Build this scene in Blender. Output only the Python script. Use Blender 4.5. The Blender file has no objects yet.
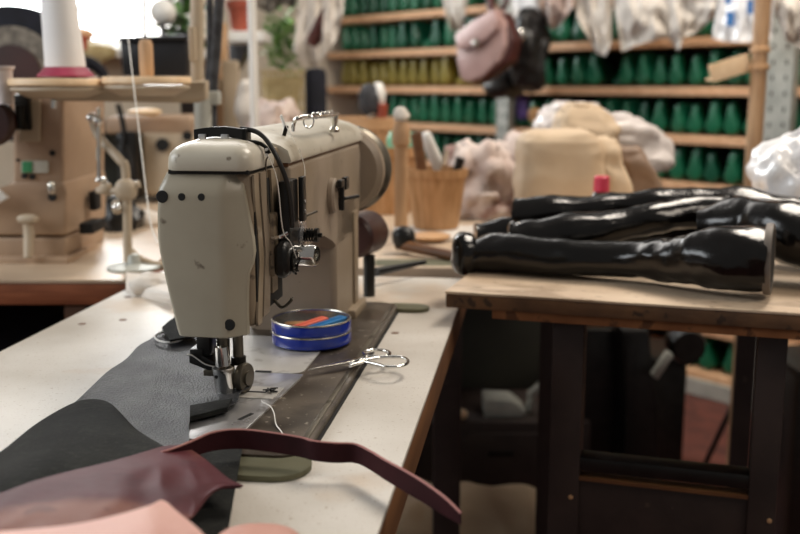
import bpy, bmesh, math, random
from mathutils import Vector, Matrix, noise
random.seed(4)
scn = bpy.context.scene
COL = scn.collection

# ------------------------------------------------------------------ camera
FPX = 1000.0; HY = 85.0; CZ = 1.0
TILT = math.atan((267 - HY) / FPX); CT, ST = math.cos(TILT), math.sin(TILT)
cam_d = bpy.data.cameras.new('camera'); cam = bpy.data.objects.new('camera', cam_d)
COL.objects.link(cam); scn.camera = cam
cam.location = (0, 0, CZ); cam.rotation_euler = (math.pi/2 - TILT, 0, 0)
cam_d.sensor_width = 36; cam_d.lens = FPX * 36 / 800
cam_d.clip_start = 0.02
cam_d.dof.use_dof = True; cam_d.dof.focus_distance = 0.78; cam_d.dof.aperture_fstop = 6.3

def ray(px, py):
    a = (px-400)/FPX; b = (267-py)/FPX
    return Vector((a, CT+b*ST, -ST+b*CT))
CAM = Vector((0, 0, CZ))
def W(px, py, z=.75):
    d = ray(px, py); return CAM + d*((z-CZ)/d.z)
def P(px, py, Y):
    d = ray(px, py); return CAM + d*(Y/d.y)

# ------------------------------------------------------------------ materials
def hexc(h):
    h = h.lstrip('#'); c = [int(h[i:i+2], 16)/255 for i in (0, 2, 4)]
    return tuple((x/12.92 if x <= .04045 else ((x+.055)/1.055)**2.4) for x in c) + (1,)
MATS = {}
def mat(name, c1, c2=None, scale=20, rough=.5, metal=0, bump=0, bscale=60, spots=None, coat=0,
        stretch=None, kind='noise', sheen=0, trans=0, rvar=0, detail=5, spec=.5):
    if name in MATS: return MATS[name]
    m = bpy.data.materials.new(name); m.use_nodes = True; MATS[name] = m
    nt = m.node_tree; N = nt.nodes; L = nt.links
    b = N['Principled BSDF']
    tc = N.new('ShaderNodeTexCoord'); mp = N.new('ShaderNodeMapping')
    L.new(tc.outputs['Object'], mp.inputs['Vector'])
    if stretch: mp.inputs['Scale'].default_value = stretch
    n = N.new('ShaderNodeTexNoise'); n.inputs['Scale'].default_value = scale; n.inputs['Detail'].default_value = detail
    L.new(mp.outputs[0], n.inputs['Vector'])
    r = N.new('ShaderNodeValToRGB')
    r.color_ramp.elements[0].color = hexc(c1); r.color_ramp.elements[1].color = hexc(c2 or c1)
    r.color_ramp.elements[0].position = .35; r.color_ramp.elements[1].position = .65
    L.new(n.outputs['Fac'], r.inputs['Fac'])
    out = r.outputs['Color']
    for sp in (spots or []):
        sc_, th, col_, amt = sp
        n2 = N.new('ShaderNodeTexNoise'); n2.inputs['Scale'].default_value = sc_; n2.inputs['Detail'].default_value = 8
        L.new(mp.outputs[0], n2.inputs['Vector'])
        r2 = N.new('ShaderNodeValToRGB')
        r2.color_ramp.elements[0].position = th; r2.color_ramp.elements[0].color = (0, 0, 0, 1)
        r2.color_ramp.elements[1].position = min(1, th+.06); r2.color_ramp.elements[1].color = (amt,)*3+(1,)
        L.new(n2.outputs['Fac'], r2.inputs['Fac'])
        mx = N.new('ShaderNodeMixRGB'); L.new(r2.outputs[0], mx.inputs['Fac'])
        L.new(out, mx.inputs['Color1']); mx.inputs['Color2'].default_value = hexc(col_)
        out = mx.outputs[0]
    L.new(out, b.inputs['Base Color'])
    b.inputs['Roughness'].default_value = rough; b.inputs['Metallic'].default_value = metal
    b.inputs['Coat Weight'].default_value = coat; b.inputs['Coat Roughness'].default_value = .06
    b.inputs['Sheen Weight'].default_value = sheen; b.inputs['Specular IOR Level'].default_value = spec
    b.inputs['Transmission Weight'].default_value = trans
    if rvar:
        mr = N.new('ShaderNodeMapRange'); mr.inputs['To Min'].default_value = max(0.02, rough-rvar); mr.inputs['To Max'].default_value = rough+rvar
        mr.inputs['From Min'].default_value = .3; mr.inputs['From Max'].default_value = .7
        L.new(n.outputs['Fac'], mr.inputs['Value']); L.new(mr.outputs[0], b.inputs['Roughness'])
    if bump:
        if kind == 'pebble':
            t = N.new('ShaderNodeTexVoronoi'); t.inputs['Scale'].default_value = bscale; o = t.outputs['Distance']
        elif kind == 'brick':
            t = N.new('ShaderNodeTexBrick'); t.inputs['Scale'].default_value = bscale; o = t.outputs['Fac']
        elif kind == 'wave':
            t = N.new('ShaderNodeTexWave'); t.inputs['Scale'].default_value = bscale; o = t.outputs['Fac']; t.inputs['Distortion'].default_value = 1
        else:
            t = N.new('ShaderNodeTexNoise'); t.inputs['Scale'].default_value = bscale; t.inputs['Detail'].default_value = 6; o = t.outputs['Fac']
        L.new(mp.outputs[0], t.inputs['Vector'])
        bp = N.new('ShaderNodeBump'); bp.inputs['Strength'].default_value = bump; bp.inputs['Distance'].default_value = .0015 if bscale > 100 else .004
        L.new(o, bp.inputs['Height']); L.new(bp.outputs[0], b.inputs['Normal'])
    return m

M = dict(
 laminate=mat('cream_laminate', 'bdb6ab', 'd8d3cb', 7, .4, bump=.06, bscale=400, rvar=.08, stretch=(1, 1, 1),
              spots=[(60, .70, '8f7a63', .5), (5, .56, 'bfa78c', .55), (220, .64, '98856f', .6), (14, .70, '8a6c50', .5), (400, .62, '9a8a78', .5)]),
 edgeband=mat('brown_edge_band', '5b3a1f', '7a5230', 30, .55, spots=[(25, .6, '2f1f12', .7)], stretch=(1, .2, 1)),
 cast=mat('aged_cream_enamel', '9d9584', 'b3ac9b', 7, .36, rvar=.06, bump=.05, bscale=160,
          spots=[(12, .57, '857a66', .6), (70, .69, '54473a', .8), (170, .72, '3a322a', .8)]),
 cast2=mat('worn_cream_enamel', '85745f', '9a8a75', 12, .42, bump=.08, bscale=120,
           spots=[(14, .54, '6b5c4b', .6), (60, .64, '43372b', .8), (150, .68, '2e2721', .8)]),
 castside=mat('shaded_grimy_enamel', '82735f', '98897a', 8, .42, bump=.06, bscale=140,
           spots=[(10, .56, '75695a', .5), (90, .68, '3f352b', .8)]),  # side copy of the enamel, its shade painted in darker and browner, plus grime
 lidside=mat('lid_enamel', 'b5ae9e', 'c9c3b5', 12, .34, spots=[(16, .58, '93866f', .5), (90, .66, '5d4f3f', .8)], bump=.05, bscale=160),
 steel=mat('polished_steel', 'c9c9cb', 'e3e3e5', 25, .3, .85, rvar=.07, spots=[(30, .62, '70685f', .6)]),
 chrome=mat('chrome', 'd8d6d2', 'efeeea', 40, .14, 1, spots=[(60, .66, '6d6459', .6)]),
 dullsteel=mat('dull_steel', '5f594f', '7a7468', 18, .42, .85, rvar=.12, spots=[(40, .6, '3b342c', .6), (120, .68, '9a9388', .6)]),
 palesteel=mat('pale_worn_plate', 'b7b4ae', 'c9c6c0', 22, .35, .35, bump=.06, bscale=300, spots=[(50, .62, '8d867b', .5)]),
 bedmetal=mat('worn_bed_plate', '463d34', '665c50', 13, .38, .55, rvar=.1, bump=.05, bscale=250,
              spots=[(9, .54, '2f2821', .7), (70, .64, 'a39a8b', .7), (200, .66, 'b3aa9c', .8)]),
 darksteel=mat('blackened_steel', '14130f', '25221e', 40, .35, .7),
 blackmetal=mat('black_metal', '0c0c0c', '1b1a19', 40, .4, .3, coat=.1),
 rubber=mat('black_rubber', '171717', '262524', 50, .42),
 hole=mat('dark_recess', '0a0908', '0f0d0c', 10, .8),
 blue=mat('blue_tin_paint', '12257c', '1a3396', 20, .22, 0, coat=.6, spots=[(60, .68, '2a2f4a', .5)]),
 tinmetal=mat('tin_metal', 'b8b3a8', 'd6d2c8', 30, .25, .9),
 redplastic=mat('coral_plastic', 'cf5c46', 'e27863', 30, .4), blueplastic=mat('teal_blue_plastic', '1b5f9a', '2f7cb5', 30, .4),
 thread=mat('white_thread', 'dedad2', 'f0ede6', 30, .8), cone=mat('wound_white_thread', 'dcdad9', 'ecebea', 6, .75, bump=.5, bscale=90, kind='wave', stretch=(.01, .01, 1)),
 conered=mat('crimson_cone_base', '8a2440', 'a03a54', 30, .5),
 palewood=mat('pale_plywood', 'd9b78e', 'e8cba6', 20, .5, stretch=(1, 6, 1)),
 shelfwood=mat('raw_pine', 'cf9f77', 'e6bb94', 14, .6, stretch=(4, 1, 8), spots=[(30, .62, '9b6541', .5)]),
 polewood=mat('pale_pole_wood', 'a9835f', 'c6a17a', 14, .6, stretch=(4, 4, .6)),
 veneer=mat('basket_veneer', 'a67a4e', 'c2966a', 18, .6, stretch=(6, 6, .7), bump=.1, bscale=120),
 bench=mat('scuffed_bench_board', 'c4ab90', 'dcc6ac', 9, .6, bump=.25, bscale=220, spots=[(7, .58, '8a6f53', .6), (60, .62, '6e5238', .6), (160, .64, 'dccbb4', .6)], stretch=(1, 2, 1)),
 benchedge=mat('bench_edge_wood', '4b3422', '6e4d30', 20, .75, bump=.5, bscale=160, spots=[(60, .6, '2a1c12', .8)]),
 plyedge=mat('ply_edge', '7c4d2a', '96633a', 25, .75, bump=.5, bscale=120, spots=[(50, .58, '4a2b16', .8)]),
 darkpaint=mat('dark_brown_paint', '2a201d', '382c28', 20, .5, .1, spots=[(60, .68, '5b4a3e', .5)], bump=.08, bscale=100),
 greenlast=mat('green_last_plastic', '10583d', '1f7554', 8, .32, spots=[(30, .66, '0a3f2c', .4)]),
 greenlast2=mat('dark_green_last_plastic', '0c4733', '175f47', 8, .32),
 olivelast=mat('olive_last_plastic', '75682c', '978a3f', 8, .35), 
 patent=mat('black_patent_leather', '060504', '0b0807', 10, .19, 0, coat=0, bump=.5, bscale=30),
 rim=mat('grey_rubber_rim', '5e564f', '766d65', 30, .6),
 leather_black=mat('black_grained_leather', '1d1f23', '2a2d32', 30, .46, 0, bump=.55, bscale=620, kind='pebble', rvar=.08, spots=[(14, .6, '1f2225', .6)]),
 suede=mat('dark_suede', '131413', '20211f', 25, .9, spec=.2, bump=.5, bscale=500, sheen=.03, spots=[(70, .6, '2b2d29', .4), (300, .6, '34362f', .5)]),
 maroon=mat('maroon_leather', '431a20', '5a2a30', 11, .55, spec=.18, bump=.15, bscale=120, spots=[(6, .47, '7d5243', .8), (50, .6, '3c1820', .4)]),
 strap=mat('dark_maroon_strap', '250c0f', '331317', 30, .75, spec=.15, bump=.15, bscale=200), strapedge=mat('pink_cut_edge', 'a06a66', 'b47f78', 30, .7),
 pink=mat('blush_leather', 'bf8b7d', 'd0a092', 14, .5, bump=.2, bscale=220),
 beige=mat('beige_machine_enamel', 'a0856e', 'b2987f', 6, .4, spots=[(30, .66, '8a6c50', .5)]),
 beige2=mat('pale_machine_enamel', 'ab9a83', 'bfb09a', 6, .45), 
 brownedge=mat('orange_brown_edge', '7b452a', '94583a', 18, .5, stretch=(1, 1, 8)),
 tabletop2=mat('pale_table_board', 'b59f88', 'c8b49c', 8, .4),
 paper=mat('kraft_paper', 'b39c80', 'ccb598', 7, .75, bump=.5, bscale=18, spots=[(9, .6, 'b08d66', .4)]),
 plastic=mat('milky_plastic', 'b3a9a5', 'd3cbc7', 9, .35, bump=.6, bscale=22, coat=.1),
 pinkcloth=mat('dusty_pink_cloth', 'b5a097', 'ddd0c8', 14, .8, bump=.5, bscale=30, spots=[(12, .55, '7e4634', .75), (22, .6, '4b3530', .6)]),
 whitecloth=mat('off_white_cloth', 'cfc7bd', 'e0d9d0', 8, .85, bump=.3, bscale=14, spots=[(12, .66, '9a8f86', .4)]),
 brownbag=mat('brown_grey_paper', '7d6552', '927a66', 8, .6, bump=.4, bscale=20),
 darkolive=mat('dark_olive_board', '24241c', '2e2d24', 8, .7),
 wbag=mat('white_film_bag', 'e2e0e0', 'f0efee', 9, .25, bump=.8, bscale=25, coat=.4, spots=[(14, .64, '8fa2c4', .5), (16, .68, 'd9c58a', .5)]),
 purse=mat('dusty_pink_purse_leather', 'a5837d', 'bd9c95', 10, .42, spots=[(20, .66, '7b5651', .5)]),
 oxblood=mat('oxblood_leather', '3a1a17', '51241f', 12, .5),
 blackbag=mat('black_leather', '141313', '222120', 12, .35, bump=.4, bscale=30),
 galv=mat('galvanised_steel', 'a7a9a2', 'bec0b8', 18, .5, .3),
 wall=mat('aged_plaster', 'c9bfae', 'd8cfc0', 3, .9, spots=[(6, .62, 'b3a690', .4)]),
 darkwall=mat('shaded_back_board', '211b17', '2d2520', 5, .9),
 floorm=mat('red_stone_floor', '4a231b', '653529', 9, .7, bump=.5, bscale=12, spots=[(14, .58, '3a1c17', .6), (30, .66, '94685a', .5)]),
 terracotta=mat('terracotta', '94432f', 'a9543e', 14, .7), leaf=mat('leaf_green', '5c8a3c', '86ad5c', 12, .5, sheen=.1), dkleaf=mat('dark_leaf', '3c5c32', '587d45', 12, .5),
 white=mat('white_paint', 'dcd9d3', 'e8e6e1', 8, .4), cupboard=mat('black_plastic', '141416', '1e1e22', 10, .4),
 navy=mat('navy_fabric', '0d0f18', '181a26', 20, .9), speckle=mat('speckled_grey_fabric', '55504a', '8a8378', 60, .9),
 tealplastic=mat('mint_plastic', '7fc6a4', '93d6b6', 12, .4), redcap=mat('red_cap', 'c2324a', 'd64a60', 12, .35),
 brush=mat('dark_bristle', '2b2b2e', '45464a', 60, .8), purple=mat('purple_plastic', '5b4690', '6f5aa8', 12, .4),
 bluep=mat('bright_blue_print', '2566a8', '3a7cc0', 12, .4), greenlabel=mat('green_label_ink', '2f7d4f', '3b8b5b', 12, .5), greylabel=mat('grey_label', 'b3b0a3', 'c3c0b4', 12, .5),
 wicker=mat('straw_wicker', 'a89466', 'c2b083', 30, .8, bump=.8, bscale=60), darkred=mat('dark_red_paint', '2c1512', '3c1d19', 12, .4),
 handle=mat('dark_wood_handle', '5b3a22', '77502f', 14, .5, stretch=(1, 1, 4)), dish=mat('pale_turned_wood', 'b98f66', 'cda57c', 14, .5),
 olive=mat('olive_cloth', '56543f', '67654f', 14, .9),
)
def glassmat():
    m = bpy.data.materials.new('window_glass'); m.use_nodes = True
    b = m.node_tree.nodes['Principled BSDF']; b.inputs['Transmission Weight'].default_value = 1; b.inputs['Roughness'].default_value = 0; b.inputs['IOR'].default_value = 1.02
    return m
M['glass'] = glassmat()

# ------------------------------------------------------------------ mesh builder
def smooth_path(pts, n=6):
    pts = [Vector(p) for p in pts]
    if len(pts) < 3: return pts
    out = []
    for i in range(len(pts)-1):
        p0 = pts[max(i-1, 0)]; p1 = pts[i]; p2 = pts[i+1]; p3 = pts[min(i+2, len(pts)-1)]
        for k in range(n):
            t = k/n
            out.append(.5*((2*p1)+(p2-p0)*t+(2*p0-5*p1+4*p2-p3)*t*t+(-p0+3*p1-3*p2+p3)*t**3))
    out.append(pts[-1]); return out
class MB:
    def __init__(s): s.bm = bmesh.new(); s.mi = 0
    def face(s, vs):
        try:
            f = s.bm.faces.new(vs); f.material_index = s.mi; return f
        except ValueError: return None
    def loft(s, rings, cap=True, closed=True, caps=(True, True)):
        R = [[s.bm.verts.new(p) for p in r] for r in rings]; n = len(R[0])
        for a, b in zip(R, R[1:]):
            for i in range(n if closed else n-1):
                j = (i+1) % n; s.face((a[i], a[j], b[j], b[i]))
        if cap and closed:
            if caps[0]: s.face(list(reversed(R[0])))
            if caps[1]: s.face(R[-1])
        return s
    def tube(s, pts, r, seg=10, sm=0, cap=True):
        if sm:
            npt = len(pts); pts = smooth_path(pts, sm)
            if isinstance(r, (list, tuple)):
                rr = []
                for i in range(len(pts)):
                    t = i/sm; k = min(int(t), npt-2); f = t-k; rr.append(r[k]*(1-f)+r[k+1]*f)
                r = rr
        pts = [Vector(p) for p in pts]
        if not isinstance(r, (list, tuple)): r = [r]*len(pts)
        rings = []; up = None
        for i, p in enumerate(pts):
            d = (pts[min(i+1, len(pts)-1)] - pts[max(i-1, 0)]).normalized()
            if up is None:
                up = Vector((0, 0, 1)) if abs(d.z) < .9 else Vector((1, 0, 0))
            up = (up - d*up.dot(d)).normalized(); side = d.cross(up)
            rings.append([p + (up*math.cos(2*math.pi*k/seg) + side*math.sin(2*math.pi*k/seg))*r[i] for k in range(seg)])
        return s.loft(rings, cap)
    def cyl(s, a, b, r, r2=None, seg=24): return s.tube([a, b], [r, r if r2 is None else r2], seg)
    def lathe(s, prof, loc=(0, 0, 0), axis=(0, 0, 1), seg=32, rib=0, nrib=0):
        q = Vector((0, 0, 1)).rotation_difference(Vector(axis).normalized()); loc = Vector(loc)
        rings = []; ring_like = prof[0][0] > 1e-4 and prof[-1][0] > 1e-4
        if ring_like: prof = list(prof)+[prof[0]]
        for r, z in prof:
            rings.append([loc + q @ Vector((max(r, 1e-5)*(1+(rib*(1 if (k//2) % 2 else -1) if nrib else 0))*math.cos(2*math.pi*k/seg), max(r, 1e-5)*(1+(rib*(1 if (k//2) % 2 else -1) if nrib else 0))*math.sin(2*math.pi*k/seg), z)) for k in range(seg)])
        return s.loft(rings, cap=not ring_like)
    def box(s, c, size, rot=None, bevel=0, bs=2):
        g = bmesh.ops.create_cube(s.bm, size=1)['verts']
        m = Matrix.Translation(Vector(c)) @ (rot.to_4x4() if rot is not None else Matrix()) @ Matrix.Diagonal((*size, 1))
        bmesh.ops.transform(s.bm, matrix=m, verts=g)
        fs = {f for v in g for f in v.link_faces}
        for f in fs: f.material_index = s.mi
        if bevel:
            es = {e for v in g for e in v.link_edges}
            r = bmesh.ops.bevel(s.bm, geom=list(es), offset=bevel, segments=bs, affect='EDGES', profile=.6)
            for f in r['faces']: f.material_index = s.mi
        return s
    def prism(s, pts, d, bevel=0, bs=2):
        """polygon (3-D points) pushed along vector d"""
        d = Vector(d); a = [s.bm.verts.new(p) for p in pts]; b = [s.bm.verts.new(Vector(p)+d) for p in pts]; n = len(pts)
        fs = [s.face(a), s.face(list(reversed(b)))]
        for i in range(n):
            j = (i+1) % n; fs.append(s.face((a[j], a[i], b[i], b[j])))
        if bevel:
            es = {e for f in fs if f for e in f.edges}
            r = bmesh.ops.bevel(s.bm, geom=list(es), offset=bevel, segments=bs, affect='EDGES', profile=.6)
            for f in r['faces']: f.material_index = s.mi
        return s
    def blob(s, c, size, e=1.0, amp=0, freq=10, seed=0, rot=None, nu=28, nv=18, flat=None):
        """superellipsoid with lumps"""
        c = Vector(c); rings = []
        sp = lambda x, p: math.copysign(abs(x)**p, x)
        for j in range(nv+1):
            ph = -math.pi/2 + math.pi*j/nv; ph = max(-1.5707, min(1.5707, ph)); ring = []
            for i in range(nu):
                t = 2*math.pi*i/nu
                p = Vector((sp(math.cos(ph), e)*sp(math.cos(t), e), sp(math.cos(ph), e)*sp(math.sin(t), e), sp(math.sin(ph), e)))
                q = Vector((p.x*size[0]/2, p.y*size[1]/2, p.z*size[2]/2))
                if amp:
                    nn = noise.noise(q*freq+Vector((seed*7.3, seed*3.1, seed))) + .5*noise.noise(q*freq*2.3+Vector((seed, 5, 2)))
                    q = q + p.normalized()*nn*amp
                if flat is not None and q.z < -size[2]/2*flat: q.z = -size[2]/2*flat
                if rot is not None: q = rot @ q
                ring.append(c+q)
            rings.append(ring)
        return s.loft(rings)
    def grid(s, f, nu, nv, th=0, tdir=None):
        """surface f(s,t); with th a closed slab"""
        g = [[Vector(f(i/nu, j/nv)) for j in range(nv+1)] for i in range(nu+1)]
        def nrm(i, j):
            a = g[min(i+1, nu)][j]-g[max(i-1, 0)][j]; b = g[i][min(j+1, nv)]-g[i][max(j-1, 0)]
            n = a.cross(b); return n.normalized() if n.length > 1e-9 else Vector((0, 0, 1))
        A = [[s.bm.verts.new(g[i][j]) for j in range(nv+1)] for i in range(nu+1)]
        for i in range(nu):
            for j in range(nv): s.face((A[i][j], A[i+1][j], A[i+1][j+1], A[i][j+1]))
        if th:
            B = [[s.bm.verts.new(g[i][j]+(Vector(tdir) if tdir else nrm(i, j))*th) for j in range(nv+1)] for i in range(nu+1)]
            for i in range(nu):
                for j in range(nv): s.face((B[i][j+1], B[i+1][j+1], B[i+1][j], B[i][j]))
                s.face((A[i+1][0], A[i][0], B[i][0], B[i+1][0])); s.face((A[i][nv], A[i+1][nv], B[i+1][nv], B[i][nv]))
            for j in range(nv):
                s.face((A[0][j], A[0][j+1], B[0][j+1], B[0][j])); s.face((A[nu][j+1], A[nu][j], B[nu][j], B[nu][j+1]))
        return s
    def build(s, name, m, parent=None, world=False, ang=38, origin=None):
        bm = s.bm
        bmesh.ops.remove_doubles(bm, verts=bm.verts, dist=1e-6)
        bmesh.ops.recalc_face_normals(bm, faces=bm.faces)
        lim = math.radians(ang)
        for f in bm.faces: f.smooth = True
        for e in bm.edges:
            if len(e.link_faces) == 2 and e.calc_face_angle(0) > lim: e.smooth = False
        loc = Vector((0, 0, 0))
        if parent is None:
            if origin is not None: loc = Vector(origin)
            else:
                xs = [v.co for v in bm.verts]
                loc = Vector(((min(v.x for v in xs)+max(v.x for v in xs))/2, (min(v.y for v in xs)+max(v.y for v in xs))/2, min(v.z for v in xs)))
            bmesh.ops.translate(bm, vec=-loc, verts=bm.verts)
        elif world:
            mw = Matrix.Identity(4); p = parent; chain = []
            while p: chain.append(p); p = p.parent
            for q in reversed(chain): mw = mw @ q.matrix_basis
            bmesh.ops.transform(bm, matrix=mw.inverted(), verts=bm.verts)
        me = bpy.data.meshes.new(name); bm.to_mesh(me); bm.free()
        for x in (m if isinstance(m, (list, tuple)) else [m]): me.materials.append(x)
        o = bpy.data.objects.new(name, me); COL.objects.link(o); o.location = loc
        if parent: o.parent = parent
        return o
def tag(o, label=None, cat=None, group=None, kind=None):
    if label: o['label'] = label
    if cat: o['category'] = cat
    if group: o['group'] = group
    if kind: o['kind'] = kind
    return o
def thing(name, label, cat, loc, rz=0, group=None):
    o = bpy.data.objects.new(name, None); COL.objects.link(o); o.empty_display_size = .02
    o.location = loc; o.rotation_euler = (0, 0, rz); tag(o, label, cat, group); return o
def copy_tree(o, parent=None):
    c = o.copy(); COL.objects.link(c); c.parent = parent
    for ch in list(o.children): copy_tree(ch, c)
    return c
def crease(p, f, k=0): return 1-2.2*abs(noise.noise(p*f+Vector((k*3.7, k, k*1.3))))
def crumple(o, f, amp, k=0):
    for v in o.data.vertices:
        n = v.normal; v.co += n*(amp*(crease(v.co, f, k)-.5) + amp*.45*crease(v.co, f*2.6, k+3))
def structure(o): o['kind'] = 'structure'; return o

# ------------------------------------------------------------------ shelf plane frame
A0 = P(700, 94, 3.2); SD = Vector((-.642, .767, 0)).normalized(); SN = Vector((SD.y, -SD.x, 0))  # SN points away from camera
SRZ = math.atan2(-SD.y, -SD.x)   # rotation whose +X runs towards the near right end
def S(px, py, off=0.0):
    d = ray(px, py); base = Vector((A0.x, A0.y, 0)) - SN*off
    k = base.dot(SN)/Vector((d.x, d.y, 0)).dot(SN); return CAM + d*k
def shelf_pt(t, off, z):        # t metres along the shelf towards the near right, off in front of it
    return Vector((A0.x, A0.y, 0)) - SD*t - SN*off + Vector((0, 0, z))

# ------------------------------------------------------------------ setting
fl = MB().box((0.3, 2.2, -.05), (8, 9, .1)); structure(fl.build('floor', M['floorm']))
C0 = shelf_pt(-2.02, -.36, 0)   # room corner
wr = MB(); c = (shelf_pt(-2.02, -.38, 1.3)+shelf_pt(2.6, -.38, 1.3))/2
wr.box(c, (4.7, .06, 2.6), Matrix.Rotation(SRZ, 3, 'Z')); structure(wr.build('wall_right', M['darkwall']))
# window wall runs from the corner towards the camera's left
WDIR = -SN; WRZ = math.atan2(WDIR.y, WDIR.x)
def wallpt(k, z, off=0): return Vector((C0.x, C0.y, 0)) + WDIR*k + SD*off + Vector((0, 0, z))
def kwall(px, py):
    d = ray(px, py); # intersection with the wall plane
    b = Vector((C0.x, C0.y, 0)); k = b.dot(SD)/Vector((d.x, d.y, 0)).dot(SD); p = CAM+d*k
    return (p-b-Vector((0, 0, p.z))).dot(WDIR), p.z
k1, zs = kwall(196, 52); k2, _ = kwall(-60, 52)
wl = MB(); H = 2.6; kend = 4.6
def wseg(a, b, z0, z1):
    wl.box(wallpt((a+b)/2, (z0+z1)/2, .04), (abs(b-a), .08, z1-z0), Matrix.Rotation(WRZ, 3, 'Z'))
wseg(-.1, k1, 0, H); wseg(k2, kend, 0, H); wseg(k1, k2, 0, zs); wseg(k1, k2, 2.3, H)
structure(wl.build('wall_left', M['wall']))
wn = thing('window_1', None, None, wallpt((k1+k2)/2, zs), 0); wn['kind'] = 'structure'
fr = MB(); rz = Matrix.Rotation(WRZ, 3, 'Z')
fr.box(wallpt((k1+k2)/2, zs+.02, .04), (abs(k2-k1), .1, .04), rz); fr.box(wallpt((k1+k2)/2, 2.28, .04), (abs(k2-k1), .06, .05), rz)
for kk in (k1+.02, k2-.02): fr.box(wallpt(kk, (zs+2.3)/2, .04), (.05, .06, 2.3-zs), rz)
fr.build('window_frame', M['white'], wn, world=True)
MB().box(wallpt((k1+k2)/2, (zs+2.3)/2, .05), (abs(k2-k1)-.06, .006, 2.3-zs-.06), rz).build('pane', M['glass'], wn, world=True)
sl = MB().box(wallpt((k1+k2)/2, zs-.015, -.08), (abs(k2-k1)+.1, .2, .03), rz); sl.build('window_sill', M['white'], wn, world=True)

# ------------------------------------------------------------------ shelving with shoe lasts
BZ = [1.287, 1.134, .980, .827, .674, .521, .368, .215, .062]
rack = thing('shelving_rack', 'long pine shelving rack full of green shoe lasts along the back', 'shelving', shelf_pt(0, 0, 0))
T0, T1 = -2.0, 1.0
srot = Matrix.Rotation(SRZ, 3, 'Z')
for z in BZ + [1.44]:
    b = MB().box((shelf_pt((T0+T1)/2, -.15, z)), (T1-T0, .30, .028), srot, bevel=.002); b.build('shelf_board', M['shelfwood'], rack, world=True)
def post(px, py, z0, z1, w=.05, off=.02):
    p = S(px, py, off); b = MB(); x, y = p.x, p.y
    b.box((x, y, (z0+z1)/2), (w, .012, z1-z0), srot); 
    for s_ in (-1, 1):
        q = Vector((x, y, (z0+z1)/2)) - SD*s_*(w/2-.004) + SN*.012
        b.box(q, (.008, .03, z1-z0), srot)
    h = b; h.mi = 1; zz = z0+.03
    while zz < z1-.02:
        for sx in (-.25, .25):
            h.box(Vector((x, y, zz)) - SD*sx*w - SN*.0065, (.006, .002, .014), srot)
        zz += .045
    h.build('upright_post', [M['galv'], M['darkwall']], rack, world=True)
post(503, 130, 0, 1.5, .062); post(778, 110, 0, 1.5, .085, .03); post(344, 100, 0, 1.5, .05, -.28)

def last_mesh(var):
    """shoe last, heel at y=0 facing the viewer, toe along +y"""
    b = MB(); L_ = .235; rings = []
    secs = [(0, .020, .016, .090), (.004, .028, .006, .104), (.02, .033, .001, .110), (.05, .032, 0, .112), (.08, .028, 0, .104), (.11, .027, 0, .078),
            (.15, .033, 0, .056), (.18, .034, 0, .044), (.21, .031, 0, .034), (.229, .017, .003, .024), (.235, .004, .010, .016)]
    for y, w, zb, zt in secs:
        ring = []
        for k in range(16):
            a = 2*math.pi*k/16; h = zt-zb; ca, sa = math.cos(a), math.sin(a)
            zz = (sa+1)/2
            tall = max(0, min(1, (h-.045)/.04)); q_ = max(0, min(1, (zz-.24)/.40)); q_ = q_*q_*(3-2*q_)
            wid = w*(1-.54*tall*q_+.16*tall*max(0, zz-.8)/.2)
            ring.append((math.copysign(abs(ca)**.8, ca)*wid, y, zb+h*(.5+.5*math.copysign(abs(sa)**.75, sa))))
        rings.append(ring)
    b.loft(rings)
    return b
protos = {}
def place_last(kind, p, rz, label, group, tilt=0, roll=0, s=1):
    mname = {'g': 'greenlast', 'd': 'greenlast2', 'o': 'olivelast'}[kind]
    if kind not in protos:
        o = last_mesh(0).build('shoe_last', M[mname], origin=(0, 0, 0)); protos[kind] = o
    else:
        o = protos[kind].copy(); COL.objects.link(o)
    o.location = p; o.rotation_euler = (tilt, roll, rz); o.scale = (s, s, s)
    tag(o, label, 'shoe last', group)
rows = [(1.287, 's', 'top', -1.9, -1.0), (1.134, 's', 'upper', -1.9, .2), (.980, 's', 'olive', -1.9, .75), (.827, 's', 'middle', -1.55, .75), (.674, 's', 'fourth', -1.55, .35), (.521, 's', 'fifth', -.9, .45), (.062, 's', 'bottom', -.02, .5)]
postT = -(S(503, 130, .02)-Vector((A0.x, A0.y, 0))).dot(SD)
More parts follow.
